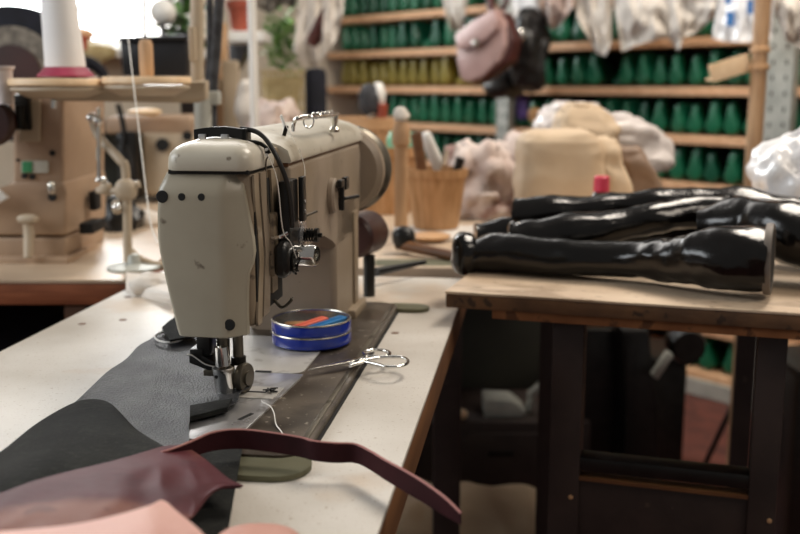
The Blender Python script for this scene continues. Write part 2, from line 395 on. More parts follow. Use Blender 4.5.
for z, _, nm, ta, tb in rows:
    t = ta; i = 0
    while t < tb:
        left = t < postT
        k = random.random(); kind = 'g' if k < .8 else 'd'
        flip = random.random() < .07
        if nm == 'olive' and left:
            kind = 'o'; lab = 'olive yellow shoe last in the row of olive lasts left of the purse'; grp = 'olive lasts'
        elif nm == 'top': lab = 'green shoe last at the top left edge, above the uppermost visible board'; grp = 'top row lasts'
        elif nm == 'upper':
            lab = 'green shoe last on the second board, left of the hanging purse' if left else 'green shoe last behind the hanging bags on the second board'; grp = 'upper row lasts ' + ('left' if left else 'right')
        elif nm == 'olive': lab = 'green shoe last on the board right of the black bag, under the hanging white cloths'; grp = 'lasts under the hanging cloths'
        elif nm == 'middle':
            lab = 'green shoe last in the row directly under the olive lasts' if left else 'green shoe last in the row above the paper bundle, right of the purse post'; grp = 'middle row lasts ' + ('left' if left else 'right')
        elif nm == 'fourth':
            lab = 'green shoe last in the fourth row, behind the baskets left of the metal post' if left else 'bright green shoe last on the lowest board seen above the patent boots'; grp = 'fourth row lasts ' + ('left' if left else 'right')
        elif nm == 'fifth': lab = 'green shoe last on the board hidden low behind the patent boots'; grp = 'fifth row lasts'
        else: lab = 'green shoe last on the floor-level board seen under the bench'; grp = 'bottom board lasts'
        yaw = random.uniform(-.12, .12); tiltx = random.uniform(-.03, .0) ; roll = random.uniform(-.05, .05)
        off = -.012 - random.random()*.012
        s_ = random.uniform(.88, 1.07)
        if nm == 'fifth': 
            t += .068; continue
        zz = z+.0165
        if flip:
            place_last(kind, shelf_pt(t, -.262, zz), SRZ+math.pi+yaw*.4, lab, grp, 0, 0, s_)
        else:
            place_last(kind, shelf_pt(t, off, zz), SRZ+yaw*2.2, lab, grp, 0, roll*1.3, s_)
        t += random.uniform(.066, .072) if z != .062 else .085; i += 1

# ------------------------------------------------------------------ work table with sewing machine
TH = math.radians(7.7); TD = Vector((math.sin(TH), math.cos(TH), 0)); TR = Vector((TD.y, -TD.x, 0))
O = W(228, 402); O.z = .75
def L(u, v, z=0): return O + TD*u + TR*v + Vector((0, 0, z))
trot = Matrix.Rotation(-TH, 3, 'Z')
table = thing('work_table', 'cream laminate sewing table with worn brown edge in the foreground', 'table', Vector((L(.1, -.05).x, L(.1, -.05).y, 0)), -TH)
U0, U1, V0, V1 = -.62, .545, -.262, .156
tt = MB()
def tpt(u, v, z): return L(u, v, z)
tt.box(L((U0+U1)/2, (V0+V1)/2, -.002), (V1-V0, U1-U0, .004), trot, bevel=.0006); tt.build('laminate_top', M['laminate'], table, world=True)
te = MB().box(L((U0+U1)/2, (V0+V1)/2, -.021), (V1-V0-.001, U1-U0-.001, .034), trot, bevel=.001); te.build('board_core', M['edgeband'], table, world=True)
te = MB().box(L((U0+U1)/2, V1-.045, -.052), (.03, U1-U0-.1, .028), trot); te.build('apron_rail', M['darkpaint'], table, world=True)
for u, v in ((-.5, -.22), (-.5, .11), (.48, -.22), (.40, .0)):
    a = L(u, v, 0); MB().box((a.x, a.y, .356), (.04, .04, .712), trot, bevel=.002).build('leg', M['darkpaint'], table, world=True)
# screw holes of the laminate
for px, py in ((82, 324), (123, 320), (395, 333), (128, 297)):
    p = W(px, py, .7501); MB().lathe([(.0, 0), (.0042, 0), (.0042, .0003), (0, .0003)], p, seg=16).build('screw_hole', M['handle'], table, world=True)

# ------------------------------------------------------------------ the sewing machine (local frame: x right, y away, z up from the table top)
sm = thing('sewing_machine', 'cream industrial leather sewing machine with roller foot, in sharp focus', 'sewing machine', O.copy(), -TH)
def rr(x0, x1, y0, y1, r, n=5, skip=()):
    pts = []
    for cx, cy, a0 in ((x1-r, y1-r, 0), (x0+r, y1-r, 90), (x0+r, y0+r, 180), (x1-r, y0+r, 270)):
        for k in range(n+1):
            a = math.radians(a0+90*k/n); pts.append((cx+r*math.cos(a), cy+r*math.sin(a)))
    return pts
b = MB(); b.prism([(x, y, .0005) for x, y in rr(-.088, .090, -.125, .36, .02)], (0, 0, .0055), bevel=.0012); 
b.build('bed', M['bedmetal'], sm)
b = MB(); b.prism([(x, y, .0002) for x, y in rr(-.0905, .0925, -.1275, .3625, .02)], (0, 0, .0009)); b.build('bed_gap_shade', M['hole'], sm)  # dark sheet standing in for the shaded gap around the bed
b = MB(); b.box((.0845, .115, .0063), (.0045, .46, .0012), bevel=.0004); b.build('bed_side_rail', M['dullsteel'], sm)
b = MB(); b.prism([(x, y, .0003) for x, y in rr(.0, .098, -.157, -.11, .022)], (0, 0, .004), bevel=.001); b.build('bed_rim', M['olive'], sm)
b = MB(); b.prism([(x, y, .0003) for x, y in rr(.07, .125, .335, .366, .0145)], (0, 0, .004), bevel=.0012); b.build('hinge_tab', M['olive'], sm)
b = MB(); b.prism([(x, y, .006) for x, y in rr(-.06, .046, .062, .185, .012)], (0, 0, .0012), bevel=.0004); b.build('rear_plate', M['palesteel'], sm)
b = MB(); b.prism([(x, y, .006) for x, y in ((-.05, -.105), (.037, -.105), (.048, .052), (.048, .06), (-.05, .06))], (0, 0, .0016), bevel=.0004); b.build('slide_plate', M['steel'], sm)
b = MB(); b.prism([(x, y, .0076) for x, y in ((-.03, -.012), (.04, -.012), (.042, .018), (-.03, .018))], (0, 0, .0008), bevel=.0002); b.build('needle_plate', M['palesteel'], sm)
b = MB()
for c_, z_, r_ in (((.022, .003, .0086), (.018, .0022, .0005), 0), ((.031, -.055, .0078), (.003, .016, .0006), -.35), ((.012, .063, .0078), (.014, .003, .0006), 0)):
    MB().box(c_, z_, Matrix.Rotation(r_, 3, 'Z')).build('plate_slot', M['hole'], sm)
b = MB()
for k in range(7):
    a = k*1.1; b.box((.034+.003*math.cos(a), .004+.003*math.sin(a), .0092+.0004*k), (.006, .0012, .0008), Matrix.Rotation(a, 3, 'Z'))
b.build('thread_snag', M['hole'], sm)
# pillar
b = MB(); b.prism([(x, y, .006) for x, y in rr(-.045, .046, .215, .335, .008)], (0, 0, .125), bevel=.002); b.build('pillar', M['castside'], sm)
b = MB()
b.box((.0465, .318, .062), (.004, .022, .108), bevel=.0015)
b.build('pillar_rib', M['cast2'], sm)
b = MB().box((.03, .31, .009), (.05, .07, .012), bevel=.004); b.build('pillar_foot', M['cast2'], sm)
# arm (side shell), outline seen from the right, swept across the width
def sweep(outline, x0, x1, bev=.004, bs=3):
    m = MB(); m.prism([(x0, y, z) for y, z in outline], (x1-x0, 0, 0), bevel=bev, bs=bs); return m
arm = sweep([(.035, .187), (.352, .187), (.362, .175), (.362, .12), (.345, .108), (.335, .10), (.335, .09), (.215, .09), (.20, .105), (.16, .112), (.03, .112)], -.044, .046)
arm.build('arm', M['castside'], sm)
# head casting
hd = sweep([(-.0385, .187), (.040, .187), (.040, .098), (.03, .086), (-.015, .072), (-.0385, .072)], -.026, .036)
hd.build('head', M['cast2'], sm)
def strip(ya, yb, ztop, zbot, x, th, m, name, wob):
    s1 = MB()
    def f(s, t):
        z = ztop+(zbot-ztop)*t; w = wob(t); return (x, ya+(yb-ya)*s+w, z)
    s1.grid(f, 2, 14, th, (1, 0, 0)); s1.build(name, m, sm)
wob = lambda t: .010*math.sin(min(1, t*1.5)*math.pi/2)**2 - .010*(max(0, t-.6)/.4)**.7
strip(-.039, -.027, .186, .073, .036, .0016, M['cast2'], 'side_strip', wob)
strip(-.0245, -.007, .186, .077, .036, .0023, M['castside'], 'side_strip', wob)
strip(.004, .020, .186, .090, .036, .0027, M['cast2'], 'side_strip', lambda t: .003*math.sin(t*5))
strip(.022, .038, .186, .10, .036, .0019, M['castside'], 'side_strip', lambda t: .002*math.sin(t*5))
b = MB(); b.box((.0364, .001, .13), (.0012, .074, .10)); b.build('seam_gap', M['hole'], sm)
b = MB(); b.box((.038, .006, .128), (.008, .018, .05), bevel=.003); b.build('side_boss', M['cast2'], sm)
b = MB(); b.tube([(.038, .008, .083), (.045, .004, .078), (.052, .0, .083), (.055, -.002, .087)], .0013, 8, 4); b.build('side_screw', M['dullsteel'], sm)
fc = MB()
secs = [(.0655, -.0185, .0285), (.067, -.0205, .0305), (.072, -.022, .031), (.085, -.0245, .031), (.10, -.0275, .0315), (.113, -.030, .0325), (.122, -.0315, .0360), (.13, -.033, .0372), (.14, -.0338, .0365), (.155, -.0335, .034), (.17, -.0325, .0315), (.176, -.032, .0305), (.184, -.0295, .0295), (.187, -.0285, .0285), (.188, -.027, .0275)]
rings = []
for i, (z, xl, xr) in enumerate(secs):
    yf = -.0525
    if i == 0: yf = -.049
    if z > .175: yf = -.0525 + (z-.175)*.75
    xc = .0185 if z < .172 else .0185
    pts = [(xl+.002, -.040), (xl, yf+.006), (xl+.0008, yf+.003), (xl+.003, yf+.0008), (xl+.006, yf), (xc-.006, yf-.0004), (xc-.002, yf), (xc+.001, yf+.0012), (xr-.003, yf+.0095), (xr-.0006, yf+.0105), (xr, yf+.012), (xr, -.037)]
    rings.append([(x, y, z) for x, y in pts])
fc.loft(rings); fc.build('face_cover', M['cast'], sm, ang=30)
def screwhole(x, z, r, y=-.0530):
    b = MB(); b.lathe([(0, 0), (r, 0), (r*1.15, .0006), (r*1.15, .002), (0, .002)], (x, y, z), (0, 1, 0), 20)
    b.build('cover_hole', M['hole'], sm)
screwhole(-.0275, .1705, .0040); screwhole(-.0128, .1705, .0025); screwhole(.0020, .1705, .0025); screwhole(.0195, .0765, .0037, -.0525)
# head lid
def lid(y0, y1, name, xs, zseam, zsh, ztop, m, ny=8, nose=.01, crown=0):
    b = MB(); rings = []
    x0, x1 = xs
    for k in range(ny+1):
        t = k/ny; y = y0+(y1-y0)*t
        edge = min(1, (y-y0)/nose+.001) if nose else 1
        e = math.sqrt(max(0, 1-(1-min(1, edge))**2)); e = .80+.20*e
        ring = []; n = 14
        prof = [(x0, zseam), (x0-.0008, zseam+.002)]
        for j in range(n+1):
            a = j/n; x = x0+(x1-x0)*(.02+.96*a)
            h = (math.sin(math.pi*min(1, max(0, a)))**.62)
            prof.append((x, zsh+(ztop-zsh)*h))
        prof += [(x1+.0008, zseam+.002), (x1, zseam)]
        for x, z in prof: ring.append((x if 1 else 0, y, zseam+(z-zseam)*e))
        rings.append(ring)
    b.loft(rings); b.build(name, m, sm, ang=50); 
b = MB(); rings = []
for z, ins in ((.189, 0), (.1905, -.0006), (.198, 0), (.2015, .0012), (.205, .0045), (.2075, .009), (.2092, .0145), (.2102, .021), (.2105, .027)):
    rings.append([(x, y, z) for x, y in rr(-.0265+ins*.9, .037-ins*.9, -.048+ins*1.2, .028, max(.002, .011-ins*.2), 5)])
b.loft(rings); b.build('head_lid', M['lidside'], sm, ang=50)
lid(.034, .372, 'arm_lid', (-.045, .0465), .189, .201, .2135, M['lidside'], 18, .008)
b = MB().box((.005, -.008, .188), (.06, .074, .003)); b.build('lid_gasket', M['hole'], sm)
b = MB().box((.002, .03, .194), (.07, .018, .016), bevel=.003); b.build('neck_saddle', M['cast2'], sm)
b = MB().box((.0, .20, .1875), (.0885, .33, .003)); b.build('lid_gasket', M['handle'], sm)
# handwheel and end ring
b = MB(); b.lathe([(.0, -.012), (.042, -.012), (.048, -.006), (.049, .006), (.044, .012), (0, .014)], (.022, .375, .155), (0, 1, 0), 40); b.build('end_cover', M['castside'], sm)
b = MB(); b.lathe([(.040, .012), (.046, .008), (.0505, .014), (.0505, .024), (.047, .030), (.040, .028)], (.025, .378, .1545), (0, 1, 0), 48)
b.lathe([(0, .012), (.042, .012), (.042, .02), (.02, .03), (0, .034)], (.025, .378, .1545), (0, 1, 0), 48)
b.build('handwheel', M['dullsteel'], sm)
b = MB(); b.lathe([(0, 0), (.022, 0), (.026, .004), (.026, .05), (.022, .056), (0, .056)], (.028, .40, .074), (0.25, 1, 0), 32); b.build('rear_drum', M['darkred'], sm)
b = MB(); b.cyl((.045, .42, .05), (.045, .42, .0), .007); b.build('drum_foot', M['blackmetal'], sm)
# handle bracket and curved black hose on the lid
b = MB()
b.grid(lambda s, t: (-.016+.040*s, -.012+.010*t, .2095+.0022*math.sin(math.pi*s)), 12, 1, .0075, (0, 0, 1)); b.box((.0225, -.005, .2125), (.004, .014, .011), bevel=.001)
b.build('top_bracket', M['blackmetal'], sm)
for x in (-.009, .0085):
    b = MB(); b.box((x, -.0135, .2118), (.0055, .004, .004), bevel=.0008); b.build('bracket_screw', M['steel'], sm)
b = MB(); b.tube([(.018, -.005, .2175), (.030, -.005, .2155), (.039, -.006, .2085), (.048, -.008, .194), (.0535, -.004, .176), (.055, .0, .158), (.0545, .004, .142)], .0019, 10, 6); b.build('curved_guard_rod', M['rubber'], sm)
b = MB(); b.tube([(.022, -.006, .208), (.031, -.008, .2075), (.038, -.009, .2045), (.0405, -.009, .199)], [.0014, .0016, .0016, .0026], 8, 5); b.build('take_up_lever', M['darksteel'], sm)
for z in (.2025, .1985):
    b = MB(); b.lathe([(0, 0), (.0011, 0), (.0011, .003), (0, .003)], (.0400, -.0135, z), (0, 1, 0), 10); b.build('lever_eye', M['steel'], sm)
b = MB(); b.tube([(.0405, -.010, .197), (.0385, -.009, .193), (.038, -.008, .18), (.0395, -.007, .152), (.0395, -.006, .146)], .0006, 6, 4); b.build('guide_wire', M['dullsteel'], sm)
# tension assembly on the side
b = MB(); b.box((.0475, .022, .142), (.009, .030, .070), bevel=.002); b.box((.0545, .040, .160), (.004, .012, .036), bevel=.001); b.box((.0475, .008, .117), (.012, .034, .028), bevel=.008, bs=3)
b.build('tension_bracket', M['blackmetal'], sm)
for z in (.150, .158):
    b = MB(); b.lathe([(0, 0), (.0013, 0), (.0013, .001), (0, .001)], (.0562, .040, z), (1, 0, 0), 10); b.build('bracket_hole', M['steel'], sm)
b = MB(); b.lathe([(0, 0), (.0125, 0), (.0125, .0012), (.006, .002), (.006, .003), (.0125, .004), (.0125, .0052), (.005, .006)], (.0475, .050, .129), (1, 0, 0), 28)
b.build('tension_disc', M['steel'], sm)
b = MB(); b.tube([(.0525+.0022*k/8, .050+.0050*math.cos(k*math.pi/4), .129+.0050*math.sin(k*math.pi/4)) for k in range(33)], .0008, 6); b.cyl((.050, .050, .129), (.068, .050, .129), .002, seg=10); b.lathe([(0, 0), (.006, 0), (.006, .003), (0, .003)], (.062, .050, .129), (1, 0, 0), 16)
b.build('tension_spring', M['darksteel'], sm)
b = MB(); b.lathe([(0, 0), (.0075, 0), (.0085, .001), (.0085, .017), (.0075, .019), (.004, .019), (.004, .014), (0, .014)], (.052, .020, .1175), (1, -.15, 0), 24); b.build('tension_knob', M['chrome'], sm)
b = MB(); b.cyl((.047, .045, .142), (.056, .085, .144), .0011, seg=8); b.build('guide_pin', M['dullsteel'], sm)
b = MB(); b.tube([(.040, -.002, .134), (.046, -.004, .135), (.0515, .0, .138)], .0016, 8, 4); b.build('thread_hook', M['chrome'], sm)
b = MB()
for k in range(9):
    a = k*.7; b.tube([(.053, .010+.006*math.cos(a), .113+.006*math.sin(a)), (.056, .010+.009*math.cos(a+.4), .113+.009*math.sin(a+.4))], .0009, 6)
b.tube([(.0545, .010+.009*math.cos(a/10), .114+.009*math.sin(a/10)) for a in range(63)], .001, 6)
b.build('check_spring', M['darksteel'], sm)
# threads on the machine
b = MB(); b.tube([(.0405, -.012, .199), (.0475, -.012, .180), (.0500, -.008, .142), (.0535, .002, .130), (.0565, .008, .117)], .00045, 6, 5); b.build('needle_thread', M['thread'], sm)
# stitch-length dial
b = MB(); b.lathe([(0, 0), (.016, 0), (.017, .001), (.017, .005), (.015, .007), (.0, .007)], (.0455, .192, .146), (1, 0, 0), 32); b.build('stitch_dial', M['castside'], sm)
b = MB(); b.box((.0555, .20, .146), (.005, .006, .030), bevel=.001); b.box((.0565, .214, .156), (.005, .014, .012), bevel=.001); b.box((.0565, .19, .158), (.005, .016, .007), bevel=.001); b.cyl((.057, .20, .142), (.067, .225, .142), .0018, seg=8)
b.build('dial_lever', M['blackmetal'], sm)
# spool wire guide on the arm lid
b = MB(); b.tube([(.033, .10, .211), (.034, .10, .218), (.038, .10, .2225), (.045, .115, .2235), (.049, .15, .2235), (.049, .215, .2225)], .0017, 10, 6); b.build('wire_guide', M['chrome'], sm)
b = MB(); b.tube([(.047+.0028*math.cos(k*.8), .115+k*.0024, .2235+.0028*math.sin(k*.8)) for k in range(40)], .0005, 5); b.build('guide_coil', M['chrome'], sm)
b = MB(); b.tube([(.045+.0045*math.cos(k*.3), .108+.001*math.sin(k*.3), .219+.0055*math.sin(k*.3)) for k in range(22)], .0007, 6); b.build('guide_ring', M['chrome'], sm)
b = MB(); b.lathe([(0, 0), (.0045, 0), (.005, .003), (.003, .005), (.0028, .008), (.0038, .011), (.0038, .016), (.002, .018), (0, .019)], (.046, .215, .2050), (0, 0, 1), 18); b.build('guide_post', M['tinmetal'], sm)
b = MB(); b.lathe([(0, 0), (.002, 0), (.002, .004), (.0014, .006), (.0014, .013), (0, .014)], (.033, .078, .2125), (-.35, 0, 1), 12); b.build('thread_pin', M['white'], sm)
b = MB(); b.box((.033, .074, .2125), (.003, .003, .009), Matrix.Rotation(.3, 3, 'Y'), bevel=.0006); b.build('pin_clip', M['darksteel'], sm)
b = MB(); b.tube([(.034, .072, .217), (.050, .062, .19), (.0545, .050, .176)], .0003, 6, 4); b.build('upper_thread', M['thread'], sm)
# presser parts
b = MB(); b.cyl((-.0145, .006, .075), (-.0145, .006, .033), .0036); b.build('presser_bar', M['dullsteel'], sm)
b = MB(); b.cyl((-.003, .002, .075), (-.003, .002, .060), .0038); b.cyl((-.003, .002, .060), (-.003, .002, .038), .0052); b.build('needle_bar', M['dullsteel'], sm)
b = MB(); b.cyl((.0085, .004, .075), (.0085, .004, .036), .0042); b.build('roller_bar', M['dullsteel'], sm)
b = MB(); b.lathe([(0, 0), (.0060, .001), (.0060, .007), (0, .008)], (.0085, .004, .030), (0, 0, 1), 18); b.build('bar_nut', M['darksteel'], sm)
b = MB(); b.box((-.016, .0, .048), (.011, .018, .016), bevel=.0015); b.box((-.0205, .0, .0565), (.008, .010, .005), bevel=.001); b.box((-.0215, -.002, .041), (.011, .016, .009), bevel=.0015)
b.prism([(-.0275, -.010, .034), (-.0275, -.010, .040), (-.023, -.010, .044), (-.006, -.010, .035), (-.004, -.010, .027), (-.010, -.010, .028)], (0, .012, 0), bevel=.001)
b.build('presser_clamp', M['blackmetal'], sm)
b = MB(); b.tube([(-.0285, -.011, .041), (-.023, -.012, .0405), (-.014, -.012, .0345), (-.004, -.012, .032)], .0009, 8, 4); b.build('clamp_edge', M['chrome'], sm)
b = MB(); b.box((-.011, -.008, .0265), (.010, .006, .005), bevel=.001); b.build('clamp_foot', M['dullsteel'], sm)
b = MB(); b.lathe([(0, 0), (.0055, 0), (.0075, .002), (.0082, .018), (.0090, .020), (.0090, .0235), (.0062, .025), (.0055, .040), (0, .041)], (.0015, -.010, .0085), (-.06, 0, 1), 28); b.build('roller_holder', M['chrome'], sm)
b = MB(); b.lathe([(0, 0), (.0014, 0), (.0014, .001), (0, .001)], (-.003, -.0172, .026), (0, -1, 0), 12); b.build('holder_screw', M['hole'], sm)
b = MB(); b.lathe([(0, 0), (.0028, 0), (.0028, .001), (0, .001)], (.002, -.0155, .0115), (0, -1, 0), 14); b.build('holder_screw', M['hole'], sm)
b = MB(); b.lathe([(0, 0), (.009, 0), (.0115, .001), (.0122, .0025), (.0122, .0055), (.0115, .007), (.006, .0072), (.006, .009), (0, .009)], (.0095, .002, .0205), (1, -.22, 0), 36); b.build('roller_foot', M['dullsteel'], sm)
b = MB(); b.cyl((-.0035, .006, .035), (-.0035, .006, .009), .0011, seg=8); b.build('needle', M['chrome'], sm)

# ------------------------------------------------------------------ table things
# blue tin
pt = W(312.5, 346, .756); tinp = Vector((pt.x-.0015, pt.y+.010, .7576))
tin = thing('tin', 'round blue tin with silver bands holding chalks beside the pillar', 'tin', tinp)
R_ = .0378
b = MB(); b.lathe([(0, 0), (R_-.002, 0), (R_, .0015), (R_, .0105), (R_-.0006, .0115), (R_-.0006, .013), (R_, .0135), (R_, .0215), (R_-.001, .023), (R_-.0018, .023), (R_-.0018, .002), (0, .002)], seg=56); b.build('tin_wall', M['blue'], tin)
for z, nm in ((.0118, 'silver_band'), (.0235, 'rim')):
    b = MB(); b.tube([((R_-.0004)*math.cos(a*math.pi/32), (R_-.0004)*math.sin(a*math.pi/32), z) for a in range(65)], .0009, 8); b.build(nm, M['tinmetal'], tin)
b = MB(); b.lathe([(R_-.0024, .0025), (R_-.003, .0025), (R_-.003, .023), (R_-.0024, .023)], seg=48); b.build('inner_lining', M['tinmetal'], tin)
def chalk(dx, dy, rz, tx, col, name, lab, ln=.045, w=.012, z=.0175, cat='tailor chalk'):
    o = thing(name, lab, cat, tinp+Vector((dx, dy, z)), rz); o.rotation_euler = (0, tx, rz)
    MB().box((0, 0, 0), (ln, w, .006), bevel=.002).build('body', M[col], o)
    MB().box((0, 0, .0032), (ln*.8, w*.3, .0008), bevel=.0002).build('ridge', M[col], o)
chalk(-.004, -.006, .65, -.14, 'redplastic', 'chalk_holder', 'coral red flat plastic piece lying across the blue tin', .044)
chalk(.014, -.002, .75, -.10, 'blueplastic', 'chalk_holder', 'blue flat plastic piece beside the coral one in the tin', .046, .013)
chalk(-.016, .010, .1, -.02, 'veneer', 'bobbin_scrap', 'small brass-brown piece at the left inside the blue tin', .022, .009, .014, 'small part')
chalk(.026, .012, 1.2, 0, 'white', 'chalk_stub', 'small white stub at the right inside the blue tin', .016, .007, .015, 'small part')
b = MB(); b.lathe([(0, 0), (.033, 0), (.033, .006), (0, .008)], tinp+Vector((0, 0, .0028)), seg=30); o = b.build('tin_contents', M['brush']); tag(o, 'dark jumble of small pins and bits filling the blue tin', 'sewing pins', kind='stuff')

# scissors
sc0 = W(308, 374, .7575); sc1 = W(363, 361, .760)
sdir = (sc1-sc0).normalized(); sdir.z = 0; sdir.normalize(); sside = Vector((-sdir.y, sdir.x, 0))
scp = thing('embroidery_scissors', 'small chrome scissors lying with blades on the dark bed plate', 'scissors', Vector((sc1.x, sc1.y, .7585)))
def spt(a, s_, z): return Vector((sc0.x, sc0.y, 0)) + sdir*a + sside*s_ + Vector((0, 0, z))
lenb = (Vector((sc1.x, sc1.y, 0))-Vector((sc0.x, sc0.y, 0))).length
for k, sg in ((0, 1), (1, -1)):
    b = MB(); b.prism([spt(0, .0004*sg, .7595+.0012*k), spt(lenb*.5, .0035*sg, .7605+.0012*k), spt(lenb*1.02, .0052*sg, .7615+.0012*k), spt(lenb*1.02, -.0022*sg, .7615+.0012*k), spt(lenb*.5, -.001*sg, .7605+.0012*k)], (0, 0, .0011), bevel=.0003)
    bl = b.build('blade', M['chrome'], scp, world=True)
def bow(path, name):
    b = MB(); b.tube(path, .0016, 10, 6); b.build(name, M['chrome'], scp, world=True)
def q(px, py, z=.763): return W(px, py, z)
ux = lambda px, py, z=.7625: W(px, py, z)
bow([ux(350, 366), ux(362, 362), ux(376, 358), ux(392, 357), ux(404, 358), ux(408, 362), ux(402, 366), ux(388, 367), ux(376, 364), ux(364, 361.5)], 'handle_loop')
bow([ux(350, 365), ux(359, 360), ux(366, 356), ux(364, 352.5), ux(374, 350), ux(386, 351), ux(390, 354), ux(384, 357), ux(372, 356.5), ux(365, 357)], 'handle_loop')
b = MB(); p_ = ux(352, 365, .762); b.lathe([(0, 0), (.0028, 0), (.0026, .0022), (0, .003)], p_, (0, 0, 1), 14); b.build('pivot_screw', M['steel'], scp, world=True)

# leather pieces: sheet between an upper and a lower outline (photo pixels) lying on the table
def interp(pl, s):
    f = s*(len(pl)-1); i = min(int(f), len(pl)-2); f -= i
    return (pl[i][0]*(1-f)+pl[i+1][0]*f, pl[i][1]*(1-f)+pl[i+1][1]*f)
def sheet(name, m, up, lo, zf, label, cat, th=.0012, nu=40, nv=16):
    b = MB()
    up = [(p.x, p.y) for p in smooth_path([(a, c, 0) for a, c in up], 4)] if len(up) > 2 else up
    lo = [(p.x, p.y) for p in smooth_path([(a, c, 0) for a, c in lo], 4)] if len(lo) > 2 else lo
    def f(s, t):
        a = interp(up, s); c = interp(lo, s)
        return W(a[0]*(1-t)+c[0]*t, a[1]*(1-t)+c[1]*t, zf(s, t))
    b.grid(f, nu, nv, -th, (0, 0, 1)); o = b.build(name, m, ang=60); tag(o, label, cat); return o
nz = lambda x, y, k=0: noise.noise(Vector((x*3, y*3, k)))
# main grained hide under the foot
sheet('grained_leather', M['leather_black'],
      [(60, 412), (75, 402), (92, 386), (108, 371), (126, 359), (138, 346), (152, 338), (166, 327), (174, 318), (186, 314)],
      [(60, 470), (100, 470), (130, 467), (160, 462), (188, 455), (190, 418), (214, 408), (236, 402), (240, 392), (250, 386)],
      lambda s, t: .7625+.0012*nz(s, t*2)+.003*max(0, s-.9)*4, 'black grained leather hide feeding under the roller foot', 'leather')
b = MB(); b.prism([W(a, c, .7605) for a, c in ((190, 410), (216, 406), (232, 403), (228, 412), (208, 417), (190, 422))], (0, 0, .004), bevel=.0008); o = b.build('leather_offcut', M['suede']); tag(o, 'thick black leather offcut edge just below the roller foot', 'leather')
# folded dark suede
sheet('suede_leather', M['suede'],
      [(-30, 468), (0, 452), (30, 428), (55, 412), (78, 401), (96, 399), (110, 403), (122, 414), (135, 428), (150, 438), (166, 447), (178, 452)],
      [(-30, 530), (0, 525), (30, 515), (55, 505), (75, 500), (95, 492), (110, 487), (125, 480), (140, 474), (152, 470), (168, 462), (180, 458)],
      lambda s, t: .767 + .018*(1-s)**.7*math.sin(math.pi*min(1, t*.8+.14)) + .001*nz(s*3, t), 'dark charcoal suede hide folded over beside the grained leather', 'leather', .0015)
sheet('suede_strip', M['suede'], [(178, 454), (215, 448), (242, 449)], [(178, 560), (200, 556), (224, 553)],
      lambda s, t: .7572-.003*t, 'dark suede strip hanging from under the maroon leather towards the camera', 'leather', .001)
# maroon leather
sheet('maroon_leather', M['maroon'],
      [(-30, 499), (0, 493), (30, 482), (66, 472), (100, 464), (130, 456), (150, 450), (165, 446), (184, 446), (205, 459), (228, 478), (243, 485)],
      [(-30, 560), (0, 556), (30, 552), (66, 548), (100, 540), (130, 530), (150, 524), (170, 520), (188, 518), (196, 512), (215, 490), (240, 487)],
      lambda s, t: .7885 - .020*min(1, s*1.15) + .0022*(1-2.2*abs(noise.noise(Vector((s*5+1, t*2.2, 3)))))*min(1, t*3), 'soft maroon leather with brown patch lying over the suede', 'leather', .0009, 60, 20)
sheet('blush_leather', M['pink'],
      [(-30, 534), (0, 531), (40, 528), (80, 523), (120, 514), (150, 505), (163, 500), (178, 512), (200, 530), (212, 545)],
      [(-30, 600), (0, 600), (40, 600), (80, 600), (120, 600), (150, 600), (163, 600), (178, 600), (195, 600), (210, 600)],
      lambda s, t: .7955-.010*s, 'pale blush pink leather piece at the bottom left corner', 'leather', .0015)
b = MB(); b.blob(W(257, 553, .762), (.048, .045, .020), .75, .002, 40, 2, nu=36, nv=20, flat=.9); o = b.build('rolled_blush_leather', M['pink']); tag(o, 'rounded pink rolled leather edge at the bottom frame edge', 'leather')
# strap on edge
base = [(150, 466, .767, .006), (170, 463, .767, .008), (190, 458, .766, .010), (213, 451, .765, .012), (240, 449, .764, .0125), (270, 452, .763, .0125), (300, 457, .762, .0125), (315, 461, .762, .0125), (335, 463, .7615, .0125), (355, 463, .7615, .0118), (370, 470, .761, .0118), (385, 480, .7605, .0122), (405, 492, .760, .0125), (425, 504, .7595, .012), (445, 516, .7590, .010), (461, 525, .7585, .006)]
pts = []
for px, py, z, h in base: p = W(px, py, z); pts.append((p.x, p.y, p.z, h))
def spath(s):
    f = s*(len(pts)-1); i = min(int(f), len(pts)-2); f -= i
    p0 = pts[max(i-1, 0)]; p1 = pts[i]; p2 = pts[i+1]; p3 = pts[min(i+2, len(pts)-1)]
    return [.5*((2*p1[j])+(p2[j]-p0[j])*f+(2*p0[j]-5*p1[j]+4*p2[j]-p3[j])*f*f+(-p0[j]+3*p1[j]-3*p2[j]+p3[j])*f**3) for j in range(4)]
strap = thing('leather_strap', 'narrow dark maroon leather strap standing on edge, trailing off the table', 'leather strap', Vector((pts[7][0], pts[7][1], .7565)))
b = MB()
def sf(s, t):
    x, y, z, h = spath(s); return (x, y+.0012*t, z+h*t)
b.grid(sf, 90, 4, .0016, (0.1, 1, 0)); b.build('strap_face', M['strap'], strap, world=True)
b = MB(); ep = [Vector(spath(i/90)[:3])+Vector((0.0001, .002, spath(i/90)[3]+.0001)) for i in range(91)]; b.tube(ep, .0008, 6); b.build('cut_edge', M['strapedge'], strap, world=True)
# loose thread
b = MB(); b.tube([W(262, 402, .7605), W(270, 406, .7605), W(274, 413, .760), W(276, 424, .7575), W(281, 431, .757), W(286, 439, .757)], .0004, 6, 5); o = b.build('loose_thread', M['thread']); tag(o, 'loose white thread end curling on the dark bed plate', 'thread')
